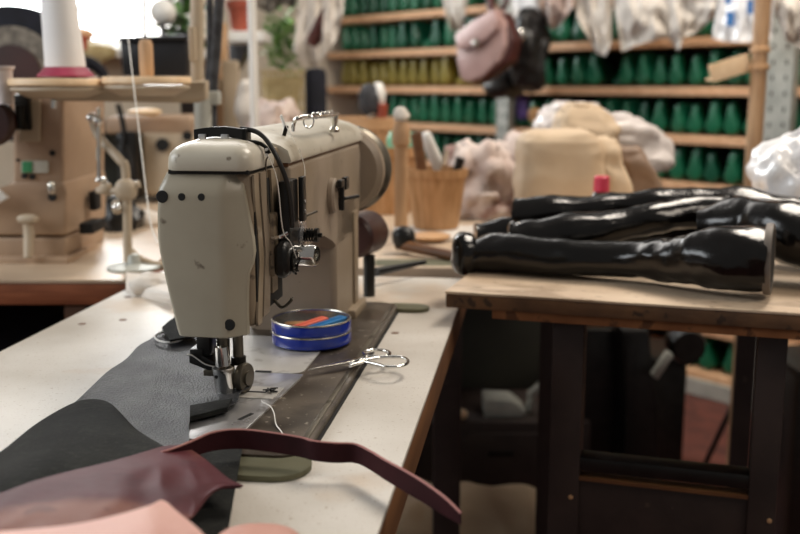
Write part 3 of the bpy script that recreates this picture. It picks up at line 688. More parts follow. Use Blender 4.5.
# clear/pale ring offcut by the head and dark tab
b = MB(); b.tube([W(169+14*math.cos(a*.2), 337+5.5*math.sin(a*.2), .766) for a in range(0, 26)], .0010, 6); o = b.build('plastic_loop', M['white']); tag(o, 'thin pale plastic loop on the leather below the machine head', 'loop')
sheet('dark_leather_tab', M['suede'], [(162, 327), (170, 320), (180, 314)], [(170, 340), (180, 338), (200, 335)], lambda s, t: .769, 'dark grey leather tab curling up behind the machine head', 'leather', .002, 8, 6)
# white cloth scrap
b = MB(); 
b.grid(lambda s, t: W(126+50*s, 290-18*t+14*s*(1-t)+(6*t*s), .753+.012*math.sin(math.pi*t)*(.3+s)), 16, 8, -.003, (0, 0, 1)); o = b.build('cloth_scrap', M['whitecloth']); tag(o, 'small off-white cloth scrap on the table behind the machine head', 'cloth')
b = MB(); b.blob(W(154, 283, .762), (.055, .06, .022), .8, .010, 35, 5); o = b.build('crumpled_cloth', M['whitecloth']); tag(o, 'crumpled white cloth behind the machine face cover', 'cloth')

# ------------------------------------------------------------------ bench on the right
BC = W(445, 291, .785); bd = (W(800, 313, .785)-BC); bd.z = 0; bd.normalize(); bn = Vector((-bd.y, bd.x, 0)); BRZ = math.atan2(bd.y, bd.x)
brot = Matrix.Rotation(BRZ, 3, 'Z')
def Bp(a, d, z): return Vector((BC.x, BC.y, 0)) + bd*a + bn*d + Vector((0, 0, z))
bench = thing('workbench', 'old scuffed wooden bench on dark metal legs at the right', 'bench', Vector((Bp(.5, .4, 0).x, Bp(.5, .4, 0).y, 0)), BRZ)
BL, BD = 1.0, .68
MB().box(Bp(BL/2, BD/2, .7835), (BL, BD, .003), brot, bevel=.001).build('board_top', M['bench'], bench, world=True)
MB().box(Bp(BL/2, BD/2, .7745), (BL-.001, BD-.001, .015), brot, bevel=.002).build('board', M['benchedge'], bench, world=True)
MB().box(Bp(BL/2+.025, BD/2, .762), (BL-.05, BD-.01, .0095), brot, bevel=.001).build('under_board', M['plyedge'], bench, world=True)
def leg(a, d, w, dd=.03, z1=.757): MB().box(Bp(a, d, z1/2), (w, dd, z1), brot, bevel=.002).build('leg', M['darkpaint'], bench, world=True)
a1 = 0.14
def afor(px, d, z, w=0):  # bench coordinate along the front for a photo column
    best = None
    for k in range(0, 1000):
        a = k/1000; p = Bp(a, d, z); dep = p.y*CT-(p.z-CZ)*ST; x = 400+FPX*p.x/dep
        if x >= px: return a
    return 1
la = afor(566, .03, .65); ra = afor(766, .03, .65)
leg(la, .04, .033); leg(ra, .04, .028); leg(.04, .5, .03); leg(ra, .62, .03)
MB().box(Bp((la+ra)/2, .04, .598), (ra-la, .026, .016), brot, bevel=.003).build('cross_rail', M['blackmetal'], bench, world=True)
MB().box(Bp((la+ra)/2, .035, .50), (ra-la, .012, .16), brot, bevel=.002).build('lower_panel', M['darkpaint'], bench, world=True)
MB().box(Bp((la+ra)/2, .035, .582), (ra-la, .018, .004), brot).build('panel_lip', M['handle'], bench, world=True)
for a in (la, ra):
    for z in (.56, .50, .46): MB().lathe([(0, 0), (.003, 0), (.0025, .0015), (0, .002)], Bp(a+.008, .026, z), -bn, 12).build('rivet', M['dish'], bench, world=True)

# patent boots lying on the bench
def boot(name, label, path, radii, flare=None, foot=False):
    p0 = Vector(path[0]); t = thing(name, label, 'boot', Vector((sum(p[0] for p in path)/len(path), sum(p[1] for p in path)/len(path), .785)))
    b = MB(); pts_ = smooth_path(path, 8); n = len(path); rr_ = []
    for i in range(len(pts_)):
        u = i/8; k = min(int(u), n-2); f = u-k; f = f*f*(3-2*f); rr_.append(radii[k]*(1-f)+radii[k+1]*f)
    seg = 26; rings = []
    up = Vector((0, 0, 1))
    for i, p in enumerate(pts_):
        d = (pts_[min(i+1, len(pts_)-1)]-pts_[max(i-1, 0)]).normalized(); u_ = (up-d*up.dot(d)).normalized(); sd = d.cross(u_)
        r = rr_[i]; ring = []
        for k in range(seg):
            a = 2*math.pi*k/seg
            w = 1+.08*noise.noise(Vector((i*.12, math.cos(a)*1.2, math.sin(a)*1.2+len(label)))) + .05*noise.noise(Vector((i*.16, a*2.6, 3+p0.x*9)))+.03*noise.noise(Vector((i*.55, a*1.2, p0.x*5)))
            ring.append(p+(u_*math.cos(a)*.92+sd*math.sin(a)*1.12)*r*w)
        rings.append(ring)
    b.loft(rings); o = b.build('shaft', M['patent'], t, world=True, ang=70); crumple(o, 16, .0035, len(path))
    return t, pts_, rr_
def endring(t, p, d, r, name='opening_rim', m='rim', w=.006):
    b = MB(); b.lathe([(r*.86, -w/2), (r*1.02, -w/2), (r*1.04, 0), (r*1.02, w/2), (r*.86, w/2)], p, d, 40); b.build(name, M[m], t, world=True)
Z = .785
def bp(px, py, Y): return P(px, py, Y)
# lower boot, wide opening to the right
pa = [bp(462, 262, 1.16), bp(500, 262, 1.15), bp(560, 260, 1.12), bp(640, 260, 1.08), bp(690, 258, 1.04), bp(720, 257, 1.02), bp(768, 259, 1.00)]
ra_ = [.016, .0235, .0225, .0215, .029, .0335, .0335]
def settle(path, rad):
    return [Vector((p.x, p.y, max(p.z, Z+.93*r+.001))) for p, r in zip(path, rad)]
t, p_, r_ = boot('riding_boot', 'glossy black patent boot lying in front with grey-rimmed opening to the right', settle(pa, ra_), ra_)
dr = (p_[-1]-p_[-4]).normalized(); endring(t, p_[-1]+dr*.001, dr, .0355, w=.007)
b = MB(); b.lathe([(0, 0), (.032, 0), (.032, .003), (0, .003)], p_[-1]+dr*.001, dr, 30); b.build('opening_lining', M['hole'], t, world=True)
# heel cap piece left end
b = MB(); e0 = p_[0]; b.blob(e0+Vector((.004, -.004, .004)), (.034, .05, .05), .8, .003, 40, 3, flat=.95); b.build('toe_cap', M['patent'], t, world=True)
pb = [bp(516, 215, 1.25), bp(560, 212, 1.24), bp(620, 206, 1.24), bp(700, 205, 1.22), bp(760, 215, 1.2), bp(830, 235, 1.16)]
rb_ = [.020, .021, .018, .022, .034, .036]
t, p_, r_ = boot('riding_boot', 'topmost glossy black patent boot, its shaft end pointing left beside the paper bundle', pb, rb_)
endring(t, p_[0], (1, 0, 0), .0205, 'shaft_rim', 'patent', .008)
pc = [bp(512, 243, 1.17), bp(560, 234, 1.17), bp(620, 224, 1.17), bp(680, 214, 1.18), bp(730, 212, 1.19)]
rc_ = [.0255, .023, .021, .019, .018]
t, p_, r_ = boot('riding_boot', 'middle black patent boot whose silver buckled end points left over the front boot', pc, rc_)
b = MB(); b.lathe([(0, -.004), (.02, -.004), (.026, 0), (.0265, .004), (.02, .006), (0, .006)], p_[0], (1, -.15, .1), 24); b.build('shaft_rim', M['patent'], t, world=True)
b = MB()
for k in range(5): b.blob(p_[0]+Vector((.006, -.020+.003*k, -.014+.009*k)), (.007, .006, .006), 1, 0, nu=10, nv=6)
b.build('buckle', M['chrome'], t, world=True)
pd = [bp(475, 246, 1.3), bp(540, 246, 1.3), bp(620, 240, 1.3), bp(700, 232, 1.3), bp(780, 236, 1.28)]
rd_ = [.02, .026, .026, .024, .03]
t, p_, r_ = boot('riding_boot', 'rearmost black patent boot, mostly hidden under the other boots', settle(pd, rd_), rd_)
pe = [bp(700, 225, 1.14), bp(745, 222, 1.12), bp(790, 232, 1.08), bp(850, 245, 1.05)]
t, p_, r_ = boot('riding_boot', 'glossy black patent boot foot running out at the right edge behind the rimmed opening', settle(pe, [.02, .03, .037, .037]), [.02, .03, .037, .037])

# paper bundle, plastic sheet, bottle, white bag on the bench
yb = 1.60; pb_ = thing('paper_bundle', 'beige kraft paper wrapped boxy bundle behind the patent boots', 'parcel', (P(590, 200, yb).x, yb+.07, .785))
def hull(secs, m, name, par, yb, d, k, amp=.006, f=22, n=30):
    # outline (photo column of left and right side per row) turned into a soft box of depth d
    b = MB(); rings = []
    for py, xl, xr, dy in secs:
        a = P(xl, py, yb+dy); c = P(xr, py, yb+dy); cx = (a+c)/2; w = (c.x-a.x)/2; ring = []
        for q in range(48):
            t = 2*math.pi*q/48; ca, sa = math.cos(t), math.sin(t); e = .5
            ring.append(Vector((cx.x+w*math.copysign(abs(ca)**e, ca), yb+dy+d/2+d/2*math.copysign(abs(sa)**e, sa), cx.z)))
        rings.append(ring)
    R2 = []
    for i in range(len(rings)-1):
        for u in range(6):
            R2.append([p.lerp(q, u/6) for p, q in zip(rings[i], rings[i+1])])
    R2.append(rings[-1]); b.loft(R2); o = b.build(name, M[m], par, world=bool(par), ang=80); crumple(o, f, amp, k); return o
hull([(211, 519, 612, 0), (180, 520, 611, 0), (155, 521, 608, .005), (143, 524, 604, .01), (136, 530, 598, .02), (132, 545, 592, .04)], 'paper', 'front_box', pb_, yb, .13, 1, .004, 14)
hull([(210, 600, 640, .0), (175, 600, 632, .0), (155, 598, 624, .01), (140, 590, 618, .03)], 'paper', 'side_flap', pb_, yb+.02, .11, 5, .006, 18)
o = hull([(205, 560, 622, .02), (150, 556, 624, .02), (130, 558, 622, .02), (118, 562, 614, .04), (110, 566, 604, .06), (106, 572, 596, .07)], 'paper', 'paper_fold', None, yb+.17, .09, 12, .008, 20); tag(o, 'crumpled beige paper bag top rising behind the boxy parcel', 'paper bag')
o = hull([(207, 626, 668, .02), (185, 626, 664, .02), (165, 622, 654, .02), (150, 618, 642, .03)], 'brownbag', 'brown_bag', None, yb+.06, .12, 4, .008, 20); tag(o, 'brownish grey rounded bag to the right of the boxy parcel', 'bag')
o = hull([(172, 640, 672, .0), (160, 600, 678, 0), (145, 548, 674, .0), (130, 540, 656, .0), (118, 544, 630, .02), (108, 552, 600, .04), (105, 560, 585, .05)], 'plastic', 'plastic_sack', None, yb+.29, .10, 9, .014, 16); tag(o, 'milky plastic sack behind the paper bundle, sagging to the right', 'plastic sack')
bt = thing('bottle', 'small dark bottle with red cap standing behind the boots', 'bottle', Vector((P(601, 200, 1.42).x, 1.42, .785)))
MB().lathe([(0, 0), (.018, 0), (.019, .004), (.019, .045), (.012, .062), (.009, .066), (0, .066)], seg=24).build('body', M['cupboard'], bt)
MB().lathe([(0, .0), (.0115, 0), (.011, .02), (.009, .022), (0, .022)], (0, 0, .066), seg=20).build('cap', M['redcap'], bt)
b = MB(); c_ = P(800, 196, 1.36); b.blob((c_.x, c_.y, .785+.072), (.135, .12, .15), .8, .022, 18, 6, nu=48, nv=30, flat=.93); o = b.build('film_bag', M['wbag'], ang=50); crumple(o, 36, .008, 2); tag(o, 'crinkled white film bag with faint blue print at the right edge', 'bag')

# wooden pole and the little crate on it
pole = thing('wooden_pole', 'round pale wooden pole standing behind the bench at the right', 'pole', Vector((P(753, 200, 2.1).x, 2.1, 0)))
x_ = P(757, 100, 2.1).x
MB().cyl((x_-pole.location.x, 0, 0), (x_-pole.location.x, 0, 1.5), .0165, .0165).build('rod', M['polewood'], pole)
b = MB(); 
for z in (1.03, 1.065):
    b = MB(); b.lathe([(.016, 0), (.021, .002), (.021, .010), (.016, .012)], (x_-pole.location.x, 0, z), seg=24); b.build('collar', M['dish'], pole)
rk = Matrix.Rotation(-.15, 3, 'Z') @ Matrix.Rotation(-.30, 3, 'Y')
cr = thing('wooden_tray', 'small pale wooden tray fixed beside the round pole', 'tray', P(730, 68, 2.12))
MB().box((0, 0, 0), (.082, .012, .038), rk, bevel=.001).build('front_board', M['palewood'], cr)
MB().box((.012, .05, -.012), (.082, .08, .006), rk, bevel=.001).build('bottom_board', M['palewood'], cr)

# ------------------------------------------------------------------ hanging things in front of the shelves
def drape(name, m, top, bot, off, folds, amp, label, cat, parent=None, nu=40, nv=14, th=.003, ph=0, plane=None):
    pf = plane or (lambda x, y, o: S(x, y, o))
    b = MB()
    def f(s, t):
        a = interp(top, s); c = interp(bot, s)
        return pf(a[0]*(1-t)+c[0]*t, a[1]*(1-t)+c[1]*t, off+amp*2.6*(noise.noise(Vector((folds*s*2.2+ph*3, t*1.3, len(name)*1.7+ph)))+.5*noise.noise(Vector((folds*s*5+ph, t*4, 4))))*(.5+.5*t))
    b.grid(f, nu, nv, th, (-SN.x, -SN.y, 0)); o = b.build(name, m, parent, world=bool(parent), ang=70)
    if not parent: tag(o, label, cat)
    return o
drape('hanging_cloth', M['whitecloth'], [(572, -14), (612, -14)], [(578, 20), (588, 36), (597, 54), (606, 56), (612, 42)], .10, 2, .02, 'white cloth hanging at the left of the cloths over the right shelves', 'cloth')
drape('hanging_cloth', M['whitecloth'], [(612, -14), (720, -14)], [(622, 52), (634, 46), (648, 42), (668, 37), (679, 51), (684, 37), (698, 32), (714, 18)], .12, 2.5, .03, 'wide grey-white cloth with pointed hem hanging over the top right board', 'cloth', ph=1)
drape('hanging_cloth', M['whitecloth'], [(440, -14), (470, -14)], [(447, 18), (452, 30), (462, 30), (466, 10)], .12, 2, .02, 'narrow white cloth hanging just left of the pink purse', 'cloth')
drape('hanging_cloth', M['wbag'], [(512, -14), (540, -14)], [(514, 20), (524, 24), (534, 24), (541, 20)], .14, 2, .015, 'pale cloth panel hanging directly above the black bag', 'cloth')
drape('hanging_cloth', M['pinkcloth'], [(540, -14), (575, -14)], [(545, 22), (552, 30), (562, 24), (572, 8)], .14, 2.5, .02, 'white and pink patterned rag hanging right of the black bag', 'cloth', ph=2)
drape('hanging_cloth', M['whitecloth'], [(768, -14), (830, -14)], [(776, 14), (786, 40), (800, 48), (830, 52)], .2, 2, .02, 'white cloth hanging at the top right corner over the metal post', 'cloth', ph=2)
# white and blue carrier bag
cb = thing('carrier_bag', 'white plastic carrier bag with blue patches near the round pole', 'bag', S(742, 42, .3))
drape('bag_film', M['wbag'], [(722, -14), (775, -14)], [(714, 38), (728, 42), (752, 42), (772, 40)], .3, 3, .008, None, None, parent=cb, th=.01)
for (a, b_, c_, d_) in ((727, 12, 734, 26), (748, 0, 753, 14), (726, -4, 731, 4)):
    drape('blue_patch', M['bluep'], [(a, b_), (c_, b_)], [(a, d_), (c_, d_)], .325, 1, .001, None, None, parent=cb, nu=4, nv=2, th=.004)
# purse
def Sy(px, py, o): return S(px, py, o)
pu = thing('purse', 'dusty pink leather flap purse with round clasp hanging in front of the shelves', 'purse', S(480, 84, .35))
def body(outl, off, th, bev, m, name, parent):
    b = MB(); b.prism([S(x, y, off) for x, y in outl], SN*th, bevel=bev, bs=3); return b.build(name, m, parent, world=True, ang=50)
body([(455, 34), (472, 22), (494, 8), (503, 22), (505, 45), (498, 62), (482, 76), (470, 83), (460, 80), (457, 60)], .40, .05, .012, M['purse'], 'bag_body', pu)
body([(454, 34), (472, 21), (493, 8), (498, 20), (496, 30), (484, 40), (470, 48), (456, 50)], .42, .022, .008, M['purse'], 'flap', pu)
body([(494, 10), (503, 14), (512, 40), (508, 62), (494, 72), (478, 84), (490, 66), (503, 48), (503, 24)], .385, .05, .01, M['oxblood'], 'side_gusset', pu)
cl = S(476.5, 43, .43); MB().lathe([(0, 0), (.014, 0), (.014, .006), (.010, .010), (0, .011)], cl, -SN, 24).build('clasp', M['chrome'], pu, world=True)
b = MB(); b.tube([S(470, 50, .43), S(473, 47, .435), S(477, 43, .435)], .006, 8); b.build('clasp_tab', M['oxblood'], pu, world=True)
b = MB(); b.tube([S(492, 12, .38), S(490, -5, .38), S(493, -20, .38)], .014, 8, 3); b.tube([S(500, 14, .36), S(507, 0, .36), S(506, -20, .36)], .008, 8, 3); b.build('shoulder_strap', M['oxblood'], pu, world=True)
# black bag cluster
bk = thing('black_bag', 'crumpled shiny black leather bag hanging beside the pink purse', 'bag', S(522, 94, .3))
b = MB(); c_ = S(528, 50, .16); b.blob(c_, (.13, .16, .26), .8, .03, 14, 3, nu=40, nv=26); b.build('bag_body', M['blackbag'], bk, world=True, ang=60)
b = MB(); c_ = S(508, 80, .13); b.blob(c_, (.17, .1, .12), .9, .02, 14, 9, nu=30, nv=20); b.build('bag_skirt', M['blackbag'], bk, world=True, ang=60)
b = MB(); b.blob(S(521, 34, .25), (.03, .02, .04), .8, .004, 30, 2, nu=16, nv=10); b.build('silver_buckle', M['chrome'], bk, world=True)
b = MB(); b.blob(S(565, 16, -.12)+Vector((0,0,.0)), (.22, .12, .12), .8, .01, 10, 5, nu=36, nv=20); o = b.build('dark_bag', M['blackbag'], ang=60); tag(o, 'dark shapeless bag behind the patterned rag on the top board', 'bag')
# purple and brown items on the shelf
b = MB(); b.blob(S(523, 108, -.05), (.055, .09, .10), .6, .004, 20, 1, nu=24, nv=16); o = b.build('purple_pouch', M['purple']); tag(o, 'purple pouch on the board right of the metal post', 'pouch')
b = MB(); b.blob(S(536, 116, .0), (.06, .07, .06), .8, .008, 20, 2, nu=24, nv=16); o = b.build('brown_pouch', M['veneer']); tag(o, 'small brown leather roll beside the purple pouch', 'leather roll')

# ------------------------------------------------------------------ middle table with baskets
back = thing('storage_table', 'pale cluttered table behind the sewing table holding wooden baskets', 'table', (0.02, 1.95, 0))
X0, X1, Y0, Y1 = -.16, .30, 1.40, 2.55
# keep clear of bench: build as quad following the bench's left side
MB().prism([(X0, 1.38, .722), (.10, 1.38, .722), (.42, 2.4, .722), (X0, 2.4, .722)], (0, 0, .026), bevel=.002).build('top', M['tabletop2'], back, world=True)
for x, y in ((X0+.04, 1.43), (.07, 1.43), (.36, 2.34), (X0+.04, 2.34)):
    MB().box((x, y, .36), (.04, .04, .72), bevel=.002).build('leg', M['darkpaint'], back, world=True)
TZ = .748
def basket(px, pyt, pyb, w, Y, label, z0=None, m='veneer'):
    p0 = P(px, pyb, Y); z0 = TZ if z0 is None else z0
    pt_ = P(px, pyt, Y); h = pt_.z - z0; r = w*Y/FPX/2
    t = thing('basket', label, 'basket', (p0.x, Y, z0))
    MB().lathe([(0, 0), (r*.68, 0), (r*.70, .003), (r*.93, h*.9), (r*.90, h*.9), (r*.68, .006), (0, .006)], seg=64, rib=.012, nrib=1).build('side', M[m], t)
    MB().lathe([(r*.92, h*.86), (r*.98, h*.86), (r*1.0, h), (r*.94, h), (r*.90, h*.9)], seg=48).build('rim_band', M[m], t)
    return t, Vector((p0.x, Y, z0+h)), r
bk1, top1, r1 = basket(436, 173, 226, 64, 1.72, 'ribbed veneer basket with tools, right of the wooden post')
bk2, top2, r2 = basket(388, 146, 218, 66, 2.0, 'taller veneer basket with mint green item, left of the wooden post')
bk3, top3, r3 = basket(372, 117, 205, 72, 2.28, 'tall pale wooden tub holding brushes behind the machine handwheel', m='dish')
# contents
def stick(base, tip, r, m, name, label, cat, tipr=None):
    b = MB(); b.tube([base, tip], [r, tipr or r], 12); o = b.build(name, M[m]); tag(o, label, cat)
stick(top1+Vector((-.012, 0, -.07)), P(416, 133, 1.72), .008, 'handle', 'awl_tool', 'dark wooden tool handle leaning left in the ribbed basket', 'tool', .010)
stick(top1+Vector((.012, .01, -.07)), P(461, 158, 1.72), .006, 'blackbag', 'file_tool', 'dark flat tool leaning right in the ribbed basket', 'tool', .008)
stick(top1+Vector((.0, -.01, -.07)), P(446, 150, 1.70), .005, 'chrome', 'metal_punch', 'thin metal punch upright in the ribbed basket', 'tool', .005)
b = MB(); b.blob(P(433, 153, 1.75), (.022, .02, .075), .7, .003, 30, 2, Matrix.Rotation(-.35, 3, 'Y')); o = b.build('white_tube', M['white']); tag(o, 'white tube standing in the ribbed basket behind the handle', 'tube')
b = MB(); b.prism([P(386, 141, 1.98), P(390, 132, 1.98), P(416, 134, 1.98), P(418, 148, 1.98), P(387, 150, 1.98)], (0, .05, 0), bevel=.004); o = b.build('mint_box', M['tealplastic']); tag(o, 'mint green plastic box on top of the taller basket', 'box')
br = thing('hand_brush', 'round dark bristled brush with white side sticking out of the wooden tub', 'brush', top3+Vector((.0, .0, -.03)))
MB().blob(P(370, 100, 2.28), (.05, .04, .07), .85, .003, 40, 3).build('bristles', M['brush'], br, world=True)
MB().blob(P(379, 96, 2.29), (.028, .05, .06), .8, .003, 40, 3).build('brush_back', M['white'], br, world=True)
MB().cyl(P(372, 110, 2.28), P(372, 135, 2.28), .012).build('ferrule', M['tinmetal'], br, world=True)
stick(top3+Vector((.02, 0, -.06)), P(383, 104, 2.27), .009, 'terracotta', 'screwdriver', 'reddish brown handle beside the brush in the wooden tub', 'tool', .011)
# wooden post
po = thing('turned_post', 'turned wooden post standing between the two veneer baskets', 'post', (P(401, 230, 1.60).x, 1.60, TZ))
MB().lathe([(0, 0), (.0105, 0), (.0105, .155), (.0145, .16), (.0145, .18), (.009, .195), (0, .198)], seg=24).build('shaft', M['polewood'], po)
MB().blob((0, 0, .205), (.026, .026, .024), 1, .004, 60, 1).build('white_top', M['whitecloth'], po)
# wooden odds on the near end of that table
b = MB(); b.lathe([(0, 0), (.02, .001), (.032, .006), (.034, .010), (.028, .012), (0, .012)], (P(430, 240, 1.62).x, 1.62, TZ), seg=32); o = b.build('wooden_dish', M['dish']); tag(o, 'oval pale wooden dish in front of the ribbed basket', 'dish')
mk = thing('mallet', 'wooden mallet with dark round head lying behind the table end', 'mallet', P(405, 240, 1.5))
MB().cyl(P(398, 244, 1.5), P(462, 258, 1.42), .0085, .0075).build('handle', M['handle'], mk, world=True)
MB().blob(P(404, 238, 1.5), (.036, .034, .036), .8, .002, 30, 2).build('head', M['blackmetal'], mk, world=True)
stick(W(376, 272, .768), W(425, 262, .768), .006, 'blackmetal', 'awl', 'slim black awl lying across the far end of the table', 'awl', .003)
b = MB(); b.box(P(415, 266, 1.42)+Vector((0, .0, -.004)), (.12, .06, .02), bevel=.006); o = b.build('olive_cloth', M['olive']); tag(o, 'folded olive cloth on the far end of the table beside the bench', 'cloth')
b = MB(); b.box((P(432, 228, 1.68).x+.015, 1.68, TZ+.004), (.16, .14, .008), bevel=.002); o = b.build('paper_stack', M['white']); tag(o, 'flat white paper stack under the ribbed basket front', 'paper')
o.location.z = TZ
for bb_ in (bk1,): bb_.location.z = TZ+.0085
# pink cloth heap and rust cloth
b = MB(); c_ = P(478, 196, 1.95); b.blob((c_.x, c_.y, .80), (.135, .14, .15), .8, .03, 13, 7, nu=44, nv=28, flat=.7); o = b.build('cloth_heap', M['pinkcloth'], ang=60); crumple(o, 14, .030, 2); tag(o, 'heaped dusty pink and white cloth between the basket and paper bundle', 'cloth')
b = MB(); c_ = P(508, 168, 2.08); b.blob((c_.x, c_.y, c_.z-.03), (.10, .12, .16), .8, .03, 15, 17, nu=36, nv=24); o = b.build('rag_pile', M['pinkcloth'], ang=60); crumple(o, 12, .02, 2); tag(o, 'crumpled pinkish rags behind the cloth heap at the metal post', 'cloth')
# bright roll behind
rl = thing('dark_roll', 'tall dark navy fabric roll standing upright near the shelf end', 'fabric roll', (P(316, 110, 2.9).x, 2.9, 0))
MB().lathe([(0, 0), (.031, 0), (.031, 1.03), (.026, 1.045), (0, 1.05)], seg=28).build('roll', M['navy'], rl)

# ------------------------------------------------------------------ left table and second machine
lt = thing('side_table', 'pale table with orange-brown edge behind the left side of the sewing table', 'table', (-.8, 1.6, 0))
MB().box((-.80, 1.62, .7475), (.90, .68, .005), bevel=.001).build('top', M['tabletop2'], lt, world=True)
MB().box((-.80, 1.62, .7305), (.898, .678, .028), bevel=.001).build('edge_board', M['brownedge'], lt, world=True)
for x in (-1.2, -.4):
    for y in (1.33, 1.91): MB().box((x, y, .358), (.045, .045, .716), bevel=.003).build('leg', M['darkpaint'], lt, world=True)
uc = thing('fabric_crate', 'dark crate of cloth standing under the left side table', 'crate', (-.72, 1.7, 0))
MB().box((0, 0, .26), (.56, .3, .52), bevel=.01).build('crate_body', M['brush'], uc); MB().blob((0, 0, .55), (.5, .26, .16), .7, .02, 12, 3, flat=.6).build('cloth_top', M['navy'], uc)
dw = MB().box((P(95, 315, 1.4).x+.05, 1.42, .672), (.15, .16, .06), bevel=.006); dw.build('small_drawer', M['beige'], lt, world=True)
m2 = thing('beige_sewing_machine', 'blurred beige cylinder-arm sewing machine on the left side table', 'sewing machine', (P(50, 260, 1.45).x, 1.5, .75))
def pp(px, py, Y=1.42): return P(px, py, Y)
def part(outl, d, bev, m, name, Y=1.42, par=m2):
    b = MB(); b.prism([pp(x, y, Y) for x, y in outl], (0, d, 0), bevel=bev, bs=3); return b.build(name, M[m], par, world=True, ang=45)
part([(-40, 238), (66, 238), (66, 261), (-40, 261)], .19, .004, 'beige', 'base')
part([(-40, 258), (68, 258), (68, 266.5), (-40, 266.5)], .14, .002, 'beige', 'base_plate', 1.40)
part([(-40, 199), (-6, 196), (6, 190), (12, 180), (64, 180), (66, 192), (66, 236), (-40, 236)], .20, .006, 'beige', 'lower_body')
part([(12, 95), (13, 184), (64, 184), (64, 90), (40, 88)], .20, .006, 'beige', 'column')
part([(-60, 88), (20, 88), (20, 120), (8, 132), (-60, 128)], .14, .008, 'beige', 'upper_arm', 1.46)
part([(-40, 192), (-2, 190), (8, 198), (-2, 204), (-40, 203)], .01, .002, 'white', 'cloth_plate', 1.395)
part([(21, 161), (48, 161), (48, 173), (21, 173)], .003, .0005, 'greylabel', 'maker_label', 1.416)
part([(22, 161.5), (32, 161.5), (32, 172.5), (22, 172.5)], .002, .0002, 'greenlabel', 'green_emblem', 1.4145)
b = MB()
for x, y, r in ((52, 153, .004), (24, 176, .004), (32, 177, .004), (52, 197, .006), (17, 160, .002)): b.lathe([(0, 0), (r, 0), (r, .003), (0, .003)], pp(x, y, 1.417), (0, 1, 0), 16)
b.build('bolt_hole', M['hole'], m2, world=True)
part([(19, 100), (40, 100), (40, 142), (19, 142)], .006, .002, 'beige2', 'cover_plate', 1.412)
b = MB(); b.tube([pp(27, 220, 1.40), pp(29, 235, 1.40), pp(28, 258, 1.39)], [.006, .008, .006], 12, 4); b.blob(pp(28, 219, 1.40), (.03, .02, .014), .8, 0); b.build('lever', M['beige2'], m2, world=True)
b = MB(); b.blob(pp(52, 188, 1.41), (.012, .012, .02), .9, 0); b.build('thumb_screw', M['tinmetal'], m2, world=True)
b = MB(); b.box(pp(92, 226, 1.47)+Vector((.0, .0, 0)), (.02, .06, .016), bevel=.002); b.box(pp(95, 200, 1.52), (.012, .03, .03), bevel=.004); b.build('side_opening', M['hole'], m2, world=True)
b = MB(); b.lathe([(0, 0), (.03, 0), (.034, .006), (.034, .02), (.03, .026), (0, .03)], pp(-14, 122, 1.36), (0, 1, 0), 30); b.build('pulley', M['darkred'], m2, world=True)
b = MB(); b.cyl(pp(-10, 130, 1.40), pp(26, 122, 1.40), .008); b.box(pp(24, 112, 1.41), (.02, .02, .05), bevel=.003); b.cyl(pp(20, 128, 1.39), pp(20, 105, 1.39), .007); b.build('thread_unit', M['darksteel'], m2, world=True)
c_ = P(5, 104, 1.36); b = MB(); b.lathe([(0, 0), (.009, 0), (.013, .045), (.016, .047), (.016, .05), (.012, .05), (.008, .003), (0, .003)], c_, seg=24); o = b.build('white_cup', M['plastic']); tag(o, 'small white plastic cup at the left edge under the speckled bundle', 'cup'); o.location.z -= .0
# thread stand with two trays
ts = thing('thread_stand', 'thread stand with two round pale wooden trays over the beige machine', 'thread stand', (P(195, 270, 1.60).x, 1.55, .75))
YT = 1.36
for px, py, w in ((58, 82, 93), (147, 80, 86)):
    c_ = P(px, py, YT); r = w*YT/FPX/2
    MB().lathe([(0, 0), (r*.95, 0), (r, .002), (r, .008), (r*.97, .0105), (0, .0105)], (c_.x, c_.y, c_.z-.006), seg=48).build('wooden_tray', M['palewood'], ts, world=True)
    MB().lathe([(0, 0), (r*.6, .0), (r*.96, .010), (r*.96, .014), (0, .014)], (c_.x, c_.y, c_.z-.021), seg=36).build('tray_holder', M['beige2'], ts, world=True)
c_ = P(58, 96, YT); d_ = P(195, 96, YT+.15)
b = MB(); b.prism([P(50, 88, YT), P(50, 101, YT), P(196, 103, YT+.08), P(206, 99, YT+.08), P(206, 80, YT+.08), P(186, 82, YT+.08), P(180, 88, YT+.02)], (0, .025, 0), bevel=.003); b.build('cross_arm', M['beige2'], ts, world=True)
b = MB(); b.cyl(P(197, 96, 1.47), P(197, -40, 1.47), .0095); b.build('upright_tube', M['beige2'], ts, world=True)
b = MB(); b.cyl(P(203, 134, 1.49), P(203, 96, 1.49), .013); b.build('lower_tube', M['galv'], ts, world=True)
b = MB(); b.tube([P(213, 150, 1.5), P(212, 100, 1.5), P(216, 50, 1.5), P(222, -40, 1.5)], .0075, 12, 3); b.tube([P(206, 100, 1.52), P(210, 50, 1.52), P(209, -40, 1.52)], .005, 12, 3); b.build('dark_rod', M['brush'], ts, world=True)
MB().box(P(210, 98, 1.5), (.03, .03, .02), bevel=.003).build('clamp', M['galv'], ts, world=True); MB().box(P(193, 44, 1.46), (.010, .02, .05), bevel=.004).build('clamp', M['beige2'], ts, world=True)
c_ = P(147, 76, YT); b = MB(); b.lathe([(0, 0), (.0095, 0), (.0095, .042), (.007, .047), (0, .048)], (c_.x, c_.y, c_.z), seg=16); b.build('spool_pin', M['polewood'], ts, world=True)
b = MB(); b.cyl(P(145, 40, YT), P(144, -40, YT), .0018, seg=8); b.build('pin_rod', M['darksteel'], ts, world=True)
b = MB(); b.cyl(P(54, 100, YT), P(54, 108, YT), .004, seg=10); b.build('tray_bolt', M['chrome'], ts, world=True)
